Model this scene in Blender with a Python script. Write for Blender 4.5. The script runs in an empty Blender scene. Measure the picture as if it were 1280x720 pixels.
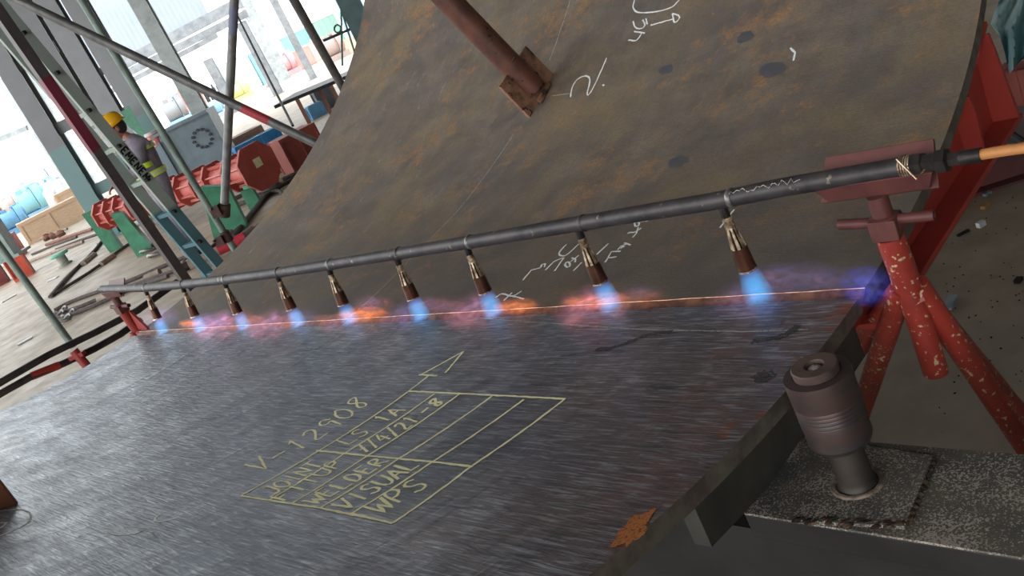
import bpy, math, random
import numpy as np
from mathutils import Vector, Matrix
random.seed(7)
PI = math.pi
S = bpy.context.scene
COL = S.collection

# ------------------------------------------------------------------ camera
F = 1162.0                      # focal length in pixels of a 1280 wide frame
PIT = math.radians(18.3)
DN = Vector((.4315*math.cos(PIT), .902*math.cos(PIT), math.sin(PIT))).normalized()
UPc = -DN
FWc = Vector((0, 0, 1)); Hc = (FWc - UPc*FWc.dot(UPc)).normalized(); RTc = Hc.cross(UPc)
CAM = Vector((0, 0, 1.6))
def toW(c): return Vector((c.dot(RTc), c.dot(Hc), c.dot(UPc)))
def ray(x, y): return toW(Vector((x-640, y-360, F)))/F      # per metre of depth
def PT(x, y, z): return CAM + ray(x, y)*z
def FL(x, y, h=0.0):                                       # point on the horizontal plane of height h
    r = ray(x, y); return CAM + r*((h-CAM.z)/r.z)
def VERT(base, x, y):                                      # point of the vertical line over base nearest the ray
    r = ray(x, y); d = base-CAM
    M_ = np.array([[r.x, 0], [r.y, 0], [r.z, -1]]); b = np.array([d.x, d.y, d.z])
    k, t = np.linalg.lstsq(M_, b, rcond=None)[0]
    return Vector((base.x, base.y, base.z+t))
X_ = Vector((1, 0, 0)); Z_ = Vector((0, 0, 1))
cam = bpy.data.cameras.new('camera'); camo = bpy.data.objects.new('camera', cam); COL.objects.link(camo)
cam.sensor_width = 36; cam.lens = 36*F/1280; cam.clip_start = .02; cam.clip_end = 500
xr, yr, zr = toW(Vector((1, 0, 0))), toW(Vector((0, -1, 0))), toW(Vector((0, 0, -1)))
mw = Matrix(((xr.x, yr.x, zr.x, CAM.x), (xr.y, yr.y, zr.y, CAM.y), (xr.z, yr.z, zr.z, CAM.z), (0, 0, 0, 1)))
camo.matrix_world = mw
S.camera = camo

# ------------------------------------------------------------------ mesh builder
class MB:
    def __init__(s): s.v = []; s.f = []; s.uv = None
    def add(s, vs, fs):
        n = len(s.v); s.v += [Vector(v) for v in vs]; s.f += [tuple(i+n for i in f) for f in fs]; return s
    def box(s, c, sx, sy, sz, ax=None, bev=0):
        ax = ax or (Vector((1, 0, 0)), Vector((0, 1, 0)), Vector((0, 0, 1)))
        vs = [c+ax[0]*(i*sx/2)+ax[1]*(j*sy/2)+ax[2]*(k*sz/2) for i in (-1, 1) for j in (-1, 1) for k in (-1, 1)]
        return s.add(vs, [(0, 1, 3, 2), (4, 6, 7, 5), (0, 4, 5, 1), (2, 3, 7, 6), (0, 2, 6, 4), (1, 5, 7, 3)])
    def beam(s, p0, p1, w, h, up=Z_):
        d = (p1-p0); L = d.length; d = d/L; a = d.cross(up)
        a = a.normalized() if a.length > 1e-4 else d.orthogonal().normalized()
        b = a.cross(d).normalized()
        return s.box((p0+p1)/2, L, w, h, (d, a, b))
    def ibeam(s, p0, p1, w, h, t, up=Z_):
        d = (p1-p0).normalized(); a = d.cross(up).normalized(); b = a.cross(d).normalized()
        s.beam(p0, p1, t, h-2*t, up)
        for g in (-1, 1): s.beam(p0+b*g*(h/2-t/2), p1+b*g*(h/2-t/2), w, t, up)
        return s
    def tube(s, pts, r, n=14, cap=True, closed=False, flat=1.0, up=None):
        pts = [Vector(p) for p in pts]; m = len(pts)
        rs = r if isinstance(r, (list, tuple)) else [r]*m
        if closed: tan = [(pts[(i+1) % m]-pts[i-1]).normalized() for i in range(m)]
        else: tan = [(pts[min(i+1, m-1)]-pts[max(i-1, 0)]).normalized() for i in range(m)]
        a = (tan[0].cross(up) if up is not None else tan[0].orthogonal()).normalized()
        vs = []
        for i in range(m):
            a = (a-tan[i]*a.dot(tan[i])).normalized(); b = tan[i].cross(a)
            for k in range(n):
                t = 2*PI*k/n; vs.append(pts[i]+a*(rs[i]*math.cos(t))+b*(rs[i]*flat*math.sin(t)))
        fs = []
        for i in range(m if closed else m-1):
            j = (i+1) % m
            for k in range(n): fs.append((i*n+k, i*n+(k+1) % n, j*n+(k+1) % n, j*n+k))
        if cap and not closed: fs += [tuple(range(n))[::-1], tuple(range((m-1)*n, m*n))]
        return s.add(vs, fs)
    def pipe(s, p0, p1, ro, ri, n=20):                      # open hollow tube
        d = (p1-p0).normalized(); a = d.orthogonal().normalized(); b = d.cross(a); vs = []
        for p, r in ((p0, ri), (p0, ro), (p1, ro), (p1, ri)):
            vs += [p+a*(r*math.cos(2*PI*k/n))+b*(r*math.sin(2*PI*k/n)) for k in range(n)]
        fs = [(i*n+k, i*n+(k+1) % n, ((i+1) % 4)*n+(k+1) % n, ((i+1) % 4)*n+k) for i in range(4) for k in range(n)]
        return s.add(vs, fs)
    def lathe(s, prof, o, ax, n=24):
        ax = ax.normalized(); a = ax.orthogonal().normalized(); b = ax.cross(a); vs = []
        for r, h in prof: vs += [o+ax*h+a*(r*math.cos(2*PI*k/n))+b*(r*math.sin(2*PI*k/n)) for k in range(n)]
        m = len(prof)
        fs = [(i*n+k, i*n+(k+1) % n, (i+1)*n+(k+1) % n, (i+1)*n+k) for i in range(m-1) for k in range(n)]
        if prof[0][0] > 1e-6: fs.append(tuple(range(n))[::-1])
        if prof[-1][0] > 1e-6: fs.append(tuple(range((m-1)*n, m*n)))
        return s.add(vs, fs)
    def prism(s, poly, ext):
        n = len(poly); poly = [Vector(p) for p in poly]
        fs = [tuple(range(n))[::-1], tuple(range(n, 2*n))]+[(i, (i+1) % n, n+(i+1) % n, n+i) for i in range(n)]
        return s.add(poly+[p+ext for p in poly], fs)
    def ball(s, c, rx, ry, rz, n=12, m=8, ax=None, jit=0):
        ax = ax or (Vector((1, 0, 0)), Vector((0, 1, 0)), Vector((0, 0, 1))); vs = []
        for i in range(m+1):
            t = PI*i/m
            for k in range(n):
                u = 2*PI*k/n; j = 1+random.uniform(-jit, jit)
                vs.append(c+ax[0]*(rx*j*math.sin(t)*math.cos(u))+ax[1]*(ry*j*math.sin(t)*math.sin(u))+ax[2]*(rz*j*math.cos(t)))
        return s.add(vs, [(i*n+k, (i+1)*n+k, (i+1)*n+(k+1) % n, i*n+(k+1) % n) for i in range(m) for k in range(n)])
    def grid(s, fn, nu, nv, th=None):                      # fn(i/nu, j/nv) -> (top, bottom)
        T = [[fn(i/nu, j/nv) for j in range(nv+1)] for i in range(nu+1)]
        w = nv+1; N = (nu+1)*w
        vs = [T[i][j][0] for i in range(nu+1) for j in range(w)]+[T[i][j][1] for i in range(nu+1) for j in range(w)]
        fs = []
        for i in range(nu):
            for j in range(nv):
                q = (i*w+j, i*w+j+1, (i+1)*w+j+1, (i+1)*w+j)
                fs.append(q); fs.append(tuple(N+k for k in q[::-1]))
        for i in range(nu):
            for j, fl in ((0, 0), (nv, 1)):
                q = (i*w+j, (i+1)*w+j, N+(i+1)*w+j, N+i*w+j); fs.append(q if fl else q[::-1])
        for j in range(nv):
            for i, fl in ((0, 0), (nu, 1)):
                q = (i*w+j, N+i*w+j, N+i*w+j+1, i*w+j+1); fs.append(q if fl else q[::-1])
        return s.add(vs, fs)
    def build(s, name, mat, parent=None, loc=None, smooth=True, ang=38, uv=None, bevel=0, fix=True):
        o_ = Vector(loc) if loc is not None else (ROOT[parent.name] if parent is not None else Vector((0, 0, 0)))
        me = bpy.data.meshes.new(name); me.from_pydata([v-o_ for v in s.v], [], s.f); me.update()
        if fix:
            import bmesh
            bm = bmesh.new(); bm.from_mesh(me); bmesh.ops.remove_doubles(bm, verts=bm.verts, dist=1e-6)
            bmesh.ops.recalc_face_normals(bm, faces=bm.faces); bm.to_mesh(me); bm.free()
        if smooth:
            me.polygons.foreach_set('use_smooth', [True]*len(me.polygons)); me.set_sharp_from_angle(angle=math.radians(ang))
        if uv is not None:
            l = me.uv_layers.new(name='UVMap')
            for lp in me.loops: l.data[lp.index].uv = uv(me.vertices[lp.vertex_index].co+o_)
        for m in (mat if isinstance(mat, (list, tuple)) else [mat]): me.materials.append(m)
        o = bpy.data.objects.new(name, me); COL.objects.link(o)
        if parent is not None: o.parent = parent
        if parent is None: o.location = o_
        ROOT[o.name] = o_
        if bevel:
            b = o.modifiers.new('bevel', 'BEVEL'); b.width = bevel; b.segments = 2; b.limit_method = 'ANGLE'; b.angle_limit = math.radians(40)
        return o
ROOT = {}
def tag(o, label, cat=None, group=None, kind=None):
    if label: o['label'] = label
    if cat: o['category'] = cat
    if group: o['group'] = group
    if kind: o['kind'] = kind
    return o
def thing(name, loc, label, cat, group=None):
    o = bpy.data.objects.new(name, None); COL.objects.link(o); o.location = loc; o.empty_display_size = .05
    ROOT[o.name] = Vector(loc); return tag(o, label, cat, group)
def struct(o): o['kind'] = 'structure'; return o
def lin(c): return tuple((x/255/12.92 if x/255 <= .04045 else ((x/255+.055)/1.055)**2.4) for x in c)+(1,)

# ------------------------------------------------------------------ materials
class NT:
    def __init__(s, name):
        s.m = bpy.data.materials.new(name); s.m.use_nodes = True; s.t = s.m.node_tree; s.t.nodes.clear()
        s.out = s.t.nodes.new('ShaderNodeOutputMaterial')
    def n(s, ty, **k):
        nd = s.t.nodes.new(ty)
        for a, v in k.items():
            if a.startswith('i_'):
                key = a[2:]; key = int(key) if key.isdigit() else key
                if hasattr(v, 'is_output') or isinstance(v, bpy.types.NodeSocket): s.t.links.new(v, nd.inputs[key])
                else: nd.inputs[key].default_value = v
            else: setattr(nd, a, v)
        return nd
    def link(s, a, b): s.t.links.new(a, b)
    def coord(s, kind='Object', scale=(1, 1, 1)):
        c = s.n('ShaderNodeTexCoord').outputs[kind]
        mp = s.n('ShaderNodeMapping'); s.link(c, mp.inputs[0]); mp.inputs['Scale'].default_value = scale
        return mp.outputs[0]
    def noise(s, vec, scale, detail=4, rough=.6, dist=0):
        n_ = s.n('ShaderNodeTexNoise'); s.link(vec, n_.inputs['Vector']); n_.inputs['Scale'].default_value = scale
        n_.inputs['Detail'].default_value = detail; n_.inputs['Roughness'].default_value = rough; n_.inputs['Distortion'].default_value = dist
        return n_.outputs[0]
    def ramp(s, f, lo, hi, a=0., b=1.):
        r = s.n('ShaderNodeMapRange', clamp=True); s.link(f, r.inputs[0])
        for i, v in enumerate((lo, hi, a, b)): r.inputs[i+1].default_value = v
        return r.outputs[0]
    def math(s, op, a, b=0.):
        m = s.n('ShaderNodeMath', operation=op)
        for i, v in enumerate((a, b)):
            if isinstance(v, bpy.types.NodeSocket): s.link(v, m.inputs[i])
            else: m.inputs[i].default_value = v
        return m.outputs[0]
    def mix(s, f, a, b):
        m = s.n('ShaderNodeMix', data_type='RGBA')
        for i, v in ((0, f), (6, a), (7, b)):
            if isinstance(v, bpy.types.NodeSocket): s.link(v, m.inputs[i])
            else: m.inputs[i].default_value = v
        return m.outputs[2]
    def bsdf(s, col, rough=.6, metal=0., bump=None, bs=.3, bd=.002, alpha=None, spec=.5):
        b = s.n('ShaderNodeBsdfPrincipled')
        for k, v in (('Base Color', col), ('Roughness', rough), ('Metallic', metal), ('Specular IOR Level', spec), ('Alpha', alpha)):
            if v is None: continue
            if isinstance(v, bpy.types.NodeSocket): s.link(v, b.inputs[k])
            else: b.inputs[k].default_value = v
        if bump is not None:
            bu = s.n('ShaderNodeBump'); bu.inputs['Strength'].default_value = bs; bu.inputs['Distance'].default_value = bd
            s.link(bump, bu.inputs['Height']); s.link(bu.outputs[0], b.inputs['Normal'])
        s.link(b.outputs[0], s.out.inputs[0]); return s.m
MREG = {}
def pale(m, f=.5):  # mixes a haze white into the colours of a material
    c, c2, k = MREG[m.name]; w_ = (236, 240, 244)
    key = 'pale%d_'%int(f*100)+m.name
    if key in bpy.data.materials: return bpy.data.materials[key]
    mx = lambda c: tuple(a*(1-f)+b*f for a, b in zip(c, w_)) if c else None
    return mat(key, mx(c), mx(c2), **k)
def mat(name, c, c2=None, **k):
    m = mat_(name, c, c2, **k); MREG[m.name] = (c, c2, k); return m
def mat_(name, c, c2=None, rough=.6, metal=0., sc=8, lo=.4, hi=.65, bump=.25, bd=.002, chips=None, chip_lo=.62, chip_sc=40, spec=.4, sx=(1, 1, 1)):
    t = NT(name); v = t.coord('Object', sx); c = lin(c); c2 = lin(c2) if c2 else tuple(x*.72 for x in c[:3])+(1,)
    n1 = t.noise(v, sc, 6); col = t.mix(t.ramp(n1, lo, hi), c, c2)
    if chips:
        n2 = t.noise(v, chip_sc, 3, .5); n3 = t.noise(v, chip_sc/6, 2)
        f = t.ramp(t.math('ADD', n2, t.math('MULTIPLY', n3, .25)), chip_lo+.12, chip_lo+.16); col = t.mix(f, col, lin(chips))
    return t.bsdf(col, rough, metal, n1, bump, bd, spec=spec)
# ------------------------------------------------------------------ the shell's own frame: a along the seam, p across, q up
U = 1.28
def v3(x): return np.array(x)
_A = toW(Vector((-446.06-640, 446.3-360, F))); _A.z = 0; A = _A.normalized()
P = Vector((-A.y, A.x, 0));  P = P if P.y > 0 else -P
SR = CAM + ray(1075, 367)*(1.3*U)
CP, CQ, R, LEN = -.073*U, 2.209*U, 2.214*U, 2.568*U
TS = math.asin(-CP/R)
def FR(a, p, q): return SR + A*a + P*p + Z_*q
def CYL(a, s, n=0.0):
    t = TS+s/R; return FR(a, CP+(R-n)*math.sin(t), CQ-(R-n)*math.cos(t))
def NRM(s): t = TS+s/R; return (P*-math.sin(t)+Z_*math.cos(t)).normalized()
def AS(x, y):                                              # pixel -> (a, s) on the inner face of the shell
    r = ray(x, y); o = CAM-SR
    op, oq, dp, dq = o.dot(P)-CP, o.z-CQ, r.dot(P), r.z
    a_ = dp*dp+dq*dq; b_ = 2*(op*dp+oq*dq); c_ = op*op+oq*oq-R*R
    k = (-b_+math.sqrt(b_*b_-4*a_*c_))/(2*a_)
    pt = o+r*k; return pt.dot(A), (math.atan2(pt.dot(P)-CP, CQ-pt.z)-TS)*R
def ON(x, y, n=0.0): a, s = AS(x, y); return CYL(a, s, n)
def APQ(x, y, a):                                          # pixel on the plane a = const
    r = ray(x, y); o = CAM-SR; k = (a-o.dot(A))/r.dot(A); pt = o+r*k; return pt.dot(P), pt.z
near_px = [(742, 720), (819, 645), (894, 578), (950, 520), (1005, 470), (1040, 422), (1075, 367), (1100, 330), (1143, 260), (1171, 192), (1195, 130), (1222, 33), (1227, 0)]
far_px = [(0, 517), (100, 455), (182, 413), (270, 340), (330, 270), (385, 195), (420, 120), (445, 50), (458, 0)]
def edge(px, deg):
    q = [AS(*p) for p in px]; sv = np.array([b for a, b in q]); av = np.array([a for a, b in q])
    c = np.polyfit(sv, av, deg); lo, hi = sv.min()-.05, sv.max()+.05
    print('EDGE', [(round(x, 3), round(y, 3)) for x, y in zip(sv, av)])
    return lambda s: float(np.polyval(c, min(max(s, lo), hi)))
aN = edge(near_px, 3); aF = edge(far_px, 3)
S0, S1_ = -1.45, 3.1

# ---- materials for the shell
def plate_mat(lower):
    t = NT('mill_scale_steel' if lower else 'rusty_steel'); uv = t.coord('UV')
    def st(sx, sy):
        m = t.n('ShaderNodeMapping'); t.link(uv, m.inputs[0]); m.inputs['Scale'].default_value = (sx, sy, 1); return m.outputs[0]
    rip = t.noise(st(15, 150), 1., 3, .55, .8)                  # rolling ripples along the seam direction
    rip2 = t.noise(st(9, 60), 1., 4, .6, .6)
    big = t.noise(st(1.6, 1.6), 1., 5, .6); mid = t.noise(st(6, 9), 1., 5, .65)
    strk = t.noise(st(26, 3.2), 1., 4, .6)                     # brushing across
    fine = t.noise(st(160, 160), 1., 2)
    sep = t.n('ShaderNodeSeparateXYZ'); t.link(uv, sep.inputs[0]); a_, s_ = sep.outputs[0], sep.outputs[1]
    if lower:
        col = t.mix(t.ramp(mid, .35, .65), lin((94, 104, 119)), lin((115, 123, 135)))
        col = t.mix(t.math('MULTIPLY', t.ramp(big, .45, .7), .5), col, lin((140, 144, 150)))
        rr = t.math('ADD', t.ramp(a_, .0, 1.15, 1., 0.), t.ramp(big, .3, .7, -.45, .35))
        rr = t.math('MULTIPLY', t.ramp(rr, .35, 1.0), .85)
        col = t.mix(rr, col, lin((122, 96, 88)))
        # bare rust spots near the cut edge
        e = t.ramp(t.math('ADD', t.noise(st(9, 9), 1., 6, .7), t.ramp(a_, .0, .14, .12, -.1)), .62, .68)
        col = t.mix(t.math('MULTIPLY', e, .8), col, lin((158, 88, 44)))
        col = t.mix(t.math('MULTIPLY', t.ramp(rip, .5, .64), .7), col, lin((178, 184, 192)))
        col = t.mix(t.math('MULTIPLY', t.ramp(rip2, .54, .66), .65), col, lin((56, 62, 72)))
        dk = t.math('MULTIPLY', t.ramp(t.noise(st(3, 14), 1., 6, .75, 1.2), .60, .66), .6); col = t.mix(dk, col, lin((40, 42, 48)))
        band = t.ramp(t.noise(st(11, 1.6), 1., 5, .65, .5), .42, .60); col = t.mix(t.math('MULTIPLY', band, .35), col, lin((76, 80, 90)))
        h = t.math('ADD', t.math('MULTIPLY', rip, t.ramp(band, 0, 1, .5, 1.1)), t.math('MULTIPLY', rip2, .8))
        return t.bsdf(col, t.ramp(mid, .3, .7, .30, .5), .45, h, .75, .004)
    col = t.mix(t.ramp(mid, .35, .65), lin((108, 98, 90)), lin((136, 121, 106)))
    col = t.mix(t.math('MULTIPLY', t.ramp(big, .46, .6), .8), col, lin((142, 122, 92)))
    col = t.mix(t.math('MULTIPLY', t.ramp(t.noise(st(2.6, 2.2), 1.7, 5, .6, .8), .48, .62), .55), col, lin((108, 98, 94)))
    col = t.mix(t.math('MULTIPLY', t.ramp(t.noise(st(1.1, 1.4), 1.3, 4, .6), .5, .68), .6), col, lin((102, 94, 94)))
    rust = t.ramp(t.math('ADD', t.math('MULTIPLY', t.noise(st(16, 16), 1., 6, .75), .6), t.math('MULTIPLY', t.noise(st(2.1, 2.6), 1., 3), .5)), .575, .665)
    spk = t.ramp(t.noise(st(70, 70), 1., 4, .8), .42, .58, .15, 1.); col = t.mix(t.math('MULTIPLY', t.math('MULTIPLY', rust, spk), .8), col, lin((182, 130, 78)))
    col = t.mix(t.math('MULTIPLY', t.ramp(t.noise(st(90, 60), 1., 5, .85), .46, .62), .35), col, lin((84, 78, 74)))
    sc = t.ramp(t.noise(st(34, 12), 1., 5, .75, 1.), .60, .70); sa = t.ramp(a_, .9, 3., .05, .5)
    col = t.mix(t.math('MULTIPLY', sc, sa), col, lin((172, 176, 182)))
    col = t.mix(t.math('MULTIPLY', t.ramp(strk, .5, .7), .15), col, lin((140, 140, 142)))
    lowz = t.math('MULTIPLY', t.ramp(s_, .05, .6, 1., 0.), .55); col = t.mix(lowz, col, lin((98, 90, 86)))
    h = t.math('ADD', t.math('MULTIPLY', strk, .3), t.math('ADD', fine, t.math('MULTIPLY', rip, .8)))
    return t.bsdf(col, t.ramp(mid, .3, .7, .5, .7), .25, h, .35, .002)
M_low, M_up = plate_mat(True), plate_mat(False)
M_cut = mat('flame_cut_edge', (112, 104, 94), (84, 74, 66), rough=.7, metal=.3, sc=18, bump=.5, bd=.003)
M_groove = mat('weld_groove_rust', (150, 104, 84), (98, 66, 54), rough=.5, metal=.4, sc=26, bump=.4, lo=.35, hi=.6)
def uvAS(co):
    d = co-SR; return (d.dot(A), (math.atan2(d.dot(P)-CP, CQ-d.z)-TS)*R)
TH = .030
shell = thing('steel_shell_section', CYL(.3, -.2, -TH), 'big curved rusty steel shell of two plates with yellow chalk table, heated along its seam', 'steel plate')
def plate(name, s0, s1, ns, na, m, bev):
    def top(i, j):
        s = s0+(s1-s0)*i; a = aN(s)*(1-j)+aF(s)*j; return CYL(a, s), CYL(a, s, -TH)
    mb = MB().grid(top, ns, na)
    o = mb.build(name, [m, M_cut], shell, uv=uvAS, ang=30)
    for pl in o.data.polygons:
        c = pl.center+ROOT[o.name]-SR; rr = math.hypot(c.dot(P)-CP, c.z-CQ)
        if abs(pl.normal.dot((P*(c.dot(P)-CP)+Z_*(c.z-CQ)).normalized())) < .5: pl.material_index = 1
    return o
plate('lower_plate', S0, -.006, 40, 12, M_low, 0)
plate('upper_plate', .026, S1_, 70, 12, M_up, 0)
mb = MB()                                                  # the bevelled joint, sunk between the plates
def gfn(i, j):
    prof = [(-.009, .001), (-.001, .010), (.003, .013), (.010, .010), (.027, -.0002)]
    k = i*4; n0 = min(int(k), 3); f_ = k-n0; s = prof[n0][0]*(1-f_)+prof[n0+1][0]*f_; d = prof[n0][1]*(1-f_)+prof[n0+1][1]*f_
    a = aN(0)*(1-j)+aF(0)*j; return CYL(a, s, -d), CYL(a, s, -d-.012)
mb.grid(gfn, 4, 80); tag(mb.build('weld_groove', M_groove, shell, uv=uvAS), 'rusty bevelled seam between the plates')
mb = MB().tube([CYL(aN(0)*(1-k/60)+aF(0)*k/60, .0255, .0004+.0006*math.sin(k*2.1)) for k in range(61)], .0012, 8)
mb.build('bevel_lip', mat('bare_bevel', (214, 170, 140), (150, 92, 60), rough=.35, metal=.5, sc=30), shell)

# ---- chalk
def chalk_mat(name, c, dens=.5):
    t = NT(name); v = t.coord('Object'); n_ = t.noise(v, 260, 2, .5)
    return t.bsdf(lin(c), .9, 0, alpha=t.ramp(n_, .40-dens*.3, .50-dens*.3, .3, 1.))
M_ych, M_wch, M_thin = chalk_mat('yellow_chalk', (255, 246, 196), .55), chalk_mat('white_chalk', (235, 234, 230), .4), chalk_mat('faint_white_chalk', (176, 172, 164), .12)
def resample(pts, st):
    o = []
    for a, b in zip(pts[:-1], pts[1:]):
        L = math.dist(a, b); n = max(1, int(L/st))
        o += [(a[0]+(b[0]-a[0])*k/n, a[1]+(b[1]-a[1])*k/n) for k in range(n)]
    return o+[pts[-1]]
def smooth_line(pts):                                     # Chaikin corner cutting
    if len(pts) < 4: return pts
    for _ in range(2):
        q = [pts[0]]
        for a, b in zip(pts[:-1], pts[1:]): q += [(a[0]*.75+b[0]*.25, a[1]*.75+b[1]*.25), (a[0]*.25+b[0]*.75, a[1]*.25+b[1]*.75)]
        pts = q+[pts[-1]]
    return pts
def ribbon(mb, as_pts, w, n=.0007):
    pts = resample(as_pts, .012); m = len(pts)
    if m < 2: return
    vs = []
    for i, p in enumerate(pts):
        a, b = pts[max(i-1, 0)], pts[min(i+1, m-1)]; d = (b[0]-a[0], b[1]-a[1]); L = math.hypot(*d) or 1
        nx, ny = -d[1]/L, d[0]/L; ww = w*random.uniform(.75, 1.2)/2; j = random.uniform(-.12, .12)*w
        for g in (1, -1): vs.append(CYL(p[0]+nx*(g*ww+j), p[1]+ny*(g*ww+j), n))
    mb.add(vs, [(2*i, 2*i+1, 2*i+3, 2*i+2) for i in range(m-1)])
def chalk(name, strokes, w, m, label=None, tr=None, sm=True):
    mb = MB()
    for st in strokes:
        st = [tr(*p) if tr else p for p in st]; st = smooth_line(st) if sm and len(st) > 3 else st
        ribbon(mb, [AS(*p) for p in st], w)
    o = mb.build(name, m, shell, smooth=False, fix=False)
    if label: tag(o, label)
    return o
GL = {'J': [[(.9, 1), (.9, .2), (.6, 0), (.2, .1)], [(.5, 1), (1, 1)]], 'O': [[(.5, 1), (.1, .8), (0, .4), (.3, 0), (.8, .1), (1, .6), (.8, .95), (.5, 1)]],
      'I': [[(.5, 1), (.5, 0)]], 'N': [[(0, 0), (.1, 1), (.8, .05), (.95, 1)]], 'T': [[(0, 1), (1.1, 1)], [(.5, 1), (.45, 0)]],
      'F': [[(.1, 0), (.1, 1), (.9, 1)], [(.1, .5), (.7, .5)]], 'U': [[(.05, 1), (.1, .2), (.5, 0), (.9, .2), (1, 1)]],
      'P': [[(.1, 0), (.15, 1), (.8, .95), (.9, .65), (.6, .45), (.1, .45)]], 'W': [[(0, 1), (.25, 0), (.5, .7), (.75, 0), (1.05, 1)]],
      'E': [[(.9, 1), (.1, 1), (.1, 0), (.9, 0)], [(.1, .5), (.7, .5)]], 'L': [[(.1, 1), (.1, 0), (.9, 0)]],
      'D': [[(.1, 0), (.1, 1), (.6, .95), (.95, .5), (.6, .05), (.1, 0)]], 'R': [[(.1, 0), (.1, 1), (.8, .9), (.8, .6), (.1, .5), (.95, 0)]],
      'V': [[(0, 1), (.45, 0), (.95, 1.05)]], 'S': [[(.9, .85), (.5, 1), (.1, .8), (.3, .55), (.8, .4), (.8, .1), (.4, 0), (0, .15)]],
      'A': [[(0, 0), (.5, 1), (.95, 0)], [(.2, .4), (.75, .4)]], 'M': [[(0, 0), (.1, 1), (.5, .3), (.9, 1), (1, 0)]],
      '-': [[(.1, .5), (.9, .5)]], '/': [[(.1, -.1), (.9, 1.1)]], '1': [[(.3, .8), (.55, 1), (.5, 0)]],
      '2': [[(.1, .8), (.4, 1), (.85, .85), (.7, .5), (.05, 0), (1, .05)]], '9': [[(.9, .7), (.5, 1), (.1, .75), (.4, .5), (.85, .65), (.8, 0)]],
      '0': [[(.5, 1), (.1, .7), (.1, .3), (.5, 0), (.9, .3), (.9, .7), (.5, 1)]],
      '8': [[(.9, .95), (.5, 1), (.15, .8), (.8, .3), (.5, 0), (.1, .25), (.85, .8), (.9, .95)]],
      '7': [[(0, 1), (.9, 1), (.35, 0)], [(.25, .5), (.85, .5)]], '4': [[(.6, 1), (0, .35), (1, .35)], [(.65, .75), (.6, 0)]],
      'K': [[(.1, 0), (.1, 1)], [(.9, 1), (.15, .5), (.95, 0)]], '.': [[(.4, 0), (.6, .08)]], ' ': []}
def write(mb, text, b0, b1, t0, w, adv=None):
    A0, A1, A2 = AS(*b0), AS(*b1), AS(*t0); n = len(text); gap = .16
    cw = 1/(n*(1+gap)-gap)
    for i, ch in enumerate(text):
        j = random.uniform(-.05, .05)
        for st in GL[ch]:
            pts = []
            for x, y in st:
                u = (i*(1+gap)+x)*cw; v = y*(1+j)+j
                pts.append((A0[0]+(A1[0]-A0[0])*u+(A2[0]-A0[0])*v, A0[1]+(A1[1]-A0[1])*u+(A2[1]-A0[1])*v))
            if ch in 'OSUPDRJ2908': pts = smooth_line(pts)
            ribbon(mb, pts, w)
T5 = lambda x, y: (280+x/2.909, 430+y/2.909)
tab = [[(60, 553), (340, 392), (672, 172), (745, 115)], [(672, 172), (1240, 200)], [(1240, 200), (900, 445), (615, 652)], [(60, 553), (350, 597), (615, 652)],
       [(163, 569), (440, 398), (765, 182)], [(247, 580), (525, 405), (855, 184)], [(350, 597), (640, 415), (975, 190)], [(462, 618), (760, 428), (1090, 203)],
       [(335, 388), (530, 408), (765, 430), (905, 447)], [(710, 112), (775, 116)], [(720, 110), (870, 28)], [(870, 28), (805, 105)], [(462, 618), (520, 630)]]
chalk('chalk_table', tab, .0062, M_ych, 'yellow chalk table of five rows with an arrow', T5, sm=False)
mb = MB()
for txt, b0, b1, up, w in (('JOINT', (178, 550), (366, 436), (-56, -14), .0055), ('FITUP', (222, 572), (446, 432), (-52, -12), .0055), ('WELDER', (335, 586), (602, 424), (-54, -16), .0062),
                           ('VISUAL', (446, 606), (716, 440), (-58, -22), .0066), ('WPS', (572, 620), (752, 510), (-66, -28), .0062), ('V-12908', (128, 470), (545, 212), (-52, -30), .0055),
                           ('LS 1A', (452, 368), (662, 240), (-46, -14), .0055), ('7/4/21', (512, 400), (720, 275), (-46, -16), .0055), ('-8', (738, 262), (806, 208), (-40, -14), .0075)):
    write(mb, txt, T5(*b0), T5(*b1), T5(b0[0]+up[0], b0[1]+up[1]), w)
tag(mb.build('chalk_lettering', M_ych, shell, smooth=False, fix=False), 'yellow chalk words and numbers in and above the table')
T4 = lambda x, y: (520+x/3, y/3)
T8 = lambda x, y: (640+x/5.141, 260+y/5.141)
T6 = lambda x, y: (x/3.273, 500+y/3.273)
circ = lambda x, y, r, ry=None: [(x+r*math.cos(k*.7), y+(ry or r)*math.sin(k*.7)) for k in range(10)]
chalk('chalk_mark', [[(580, 365), (583, 335), (600, 300), (628, 285), (645, 285), (655, 300), (640, 355), (650, 358), (680, 300), (715, 218)], [(700, 318), (706, 322)],
                     [(820, 0), (812, 30), (830, 50), (900, 46), (960, 30), (988, 0)], [(880, 95), (965, 72)], [(962, 50), (996, 62), (968, 92), (962, 50)],
                     [(797, 150), (825, 155), (838, 140), (850, 120)], [(818, 118), (858, 125)], [(815, 80), (820, 105), (845, 110), (862, 95), (850, 75)], [(862, 70), (868, 92)]],
      .006, M_wch, 'white chalk figures high on the upper plate', T4)
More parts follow.
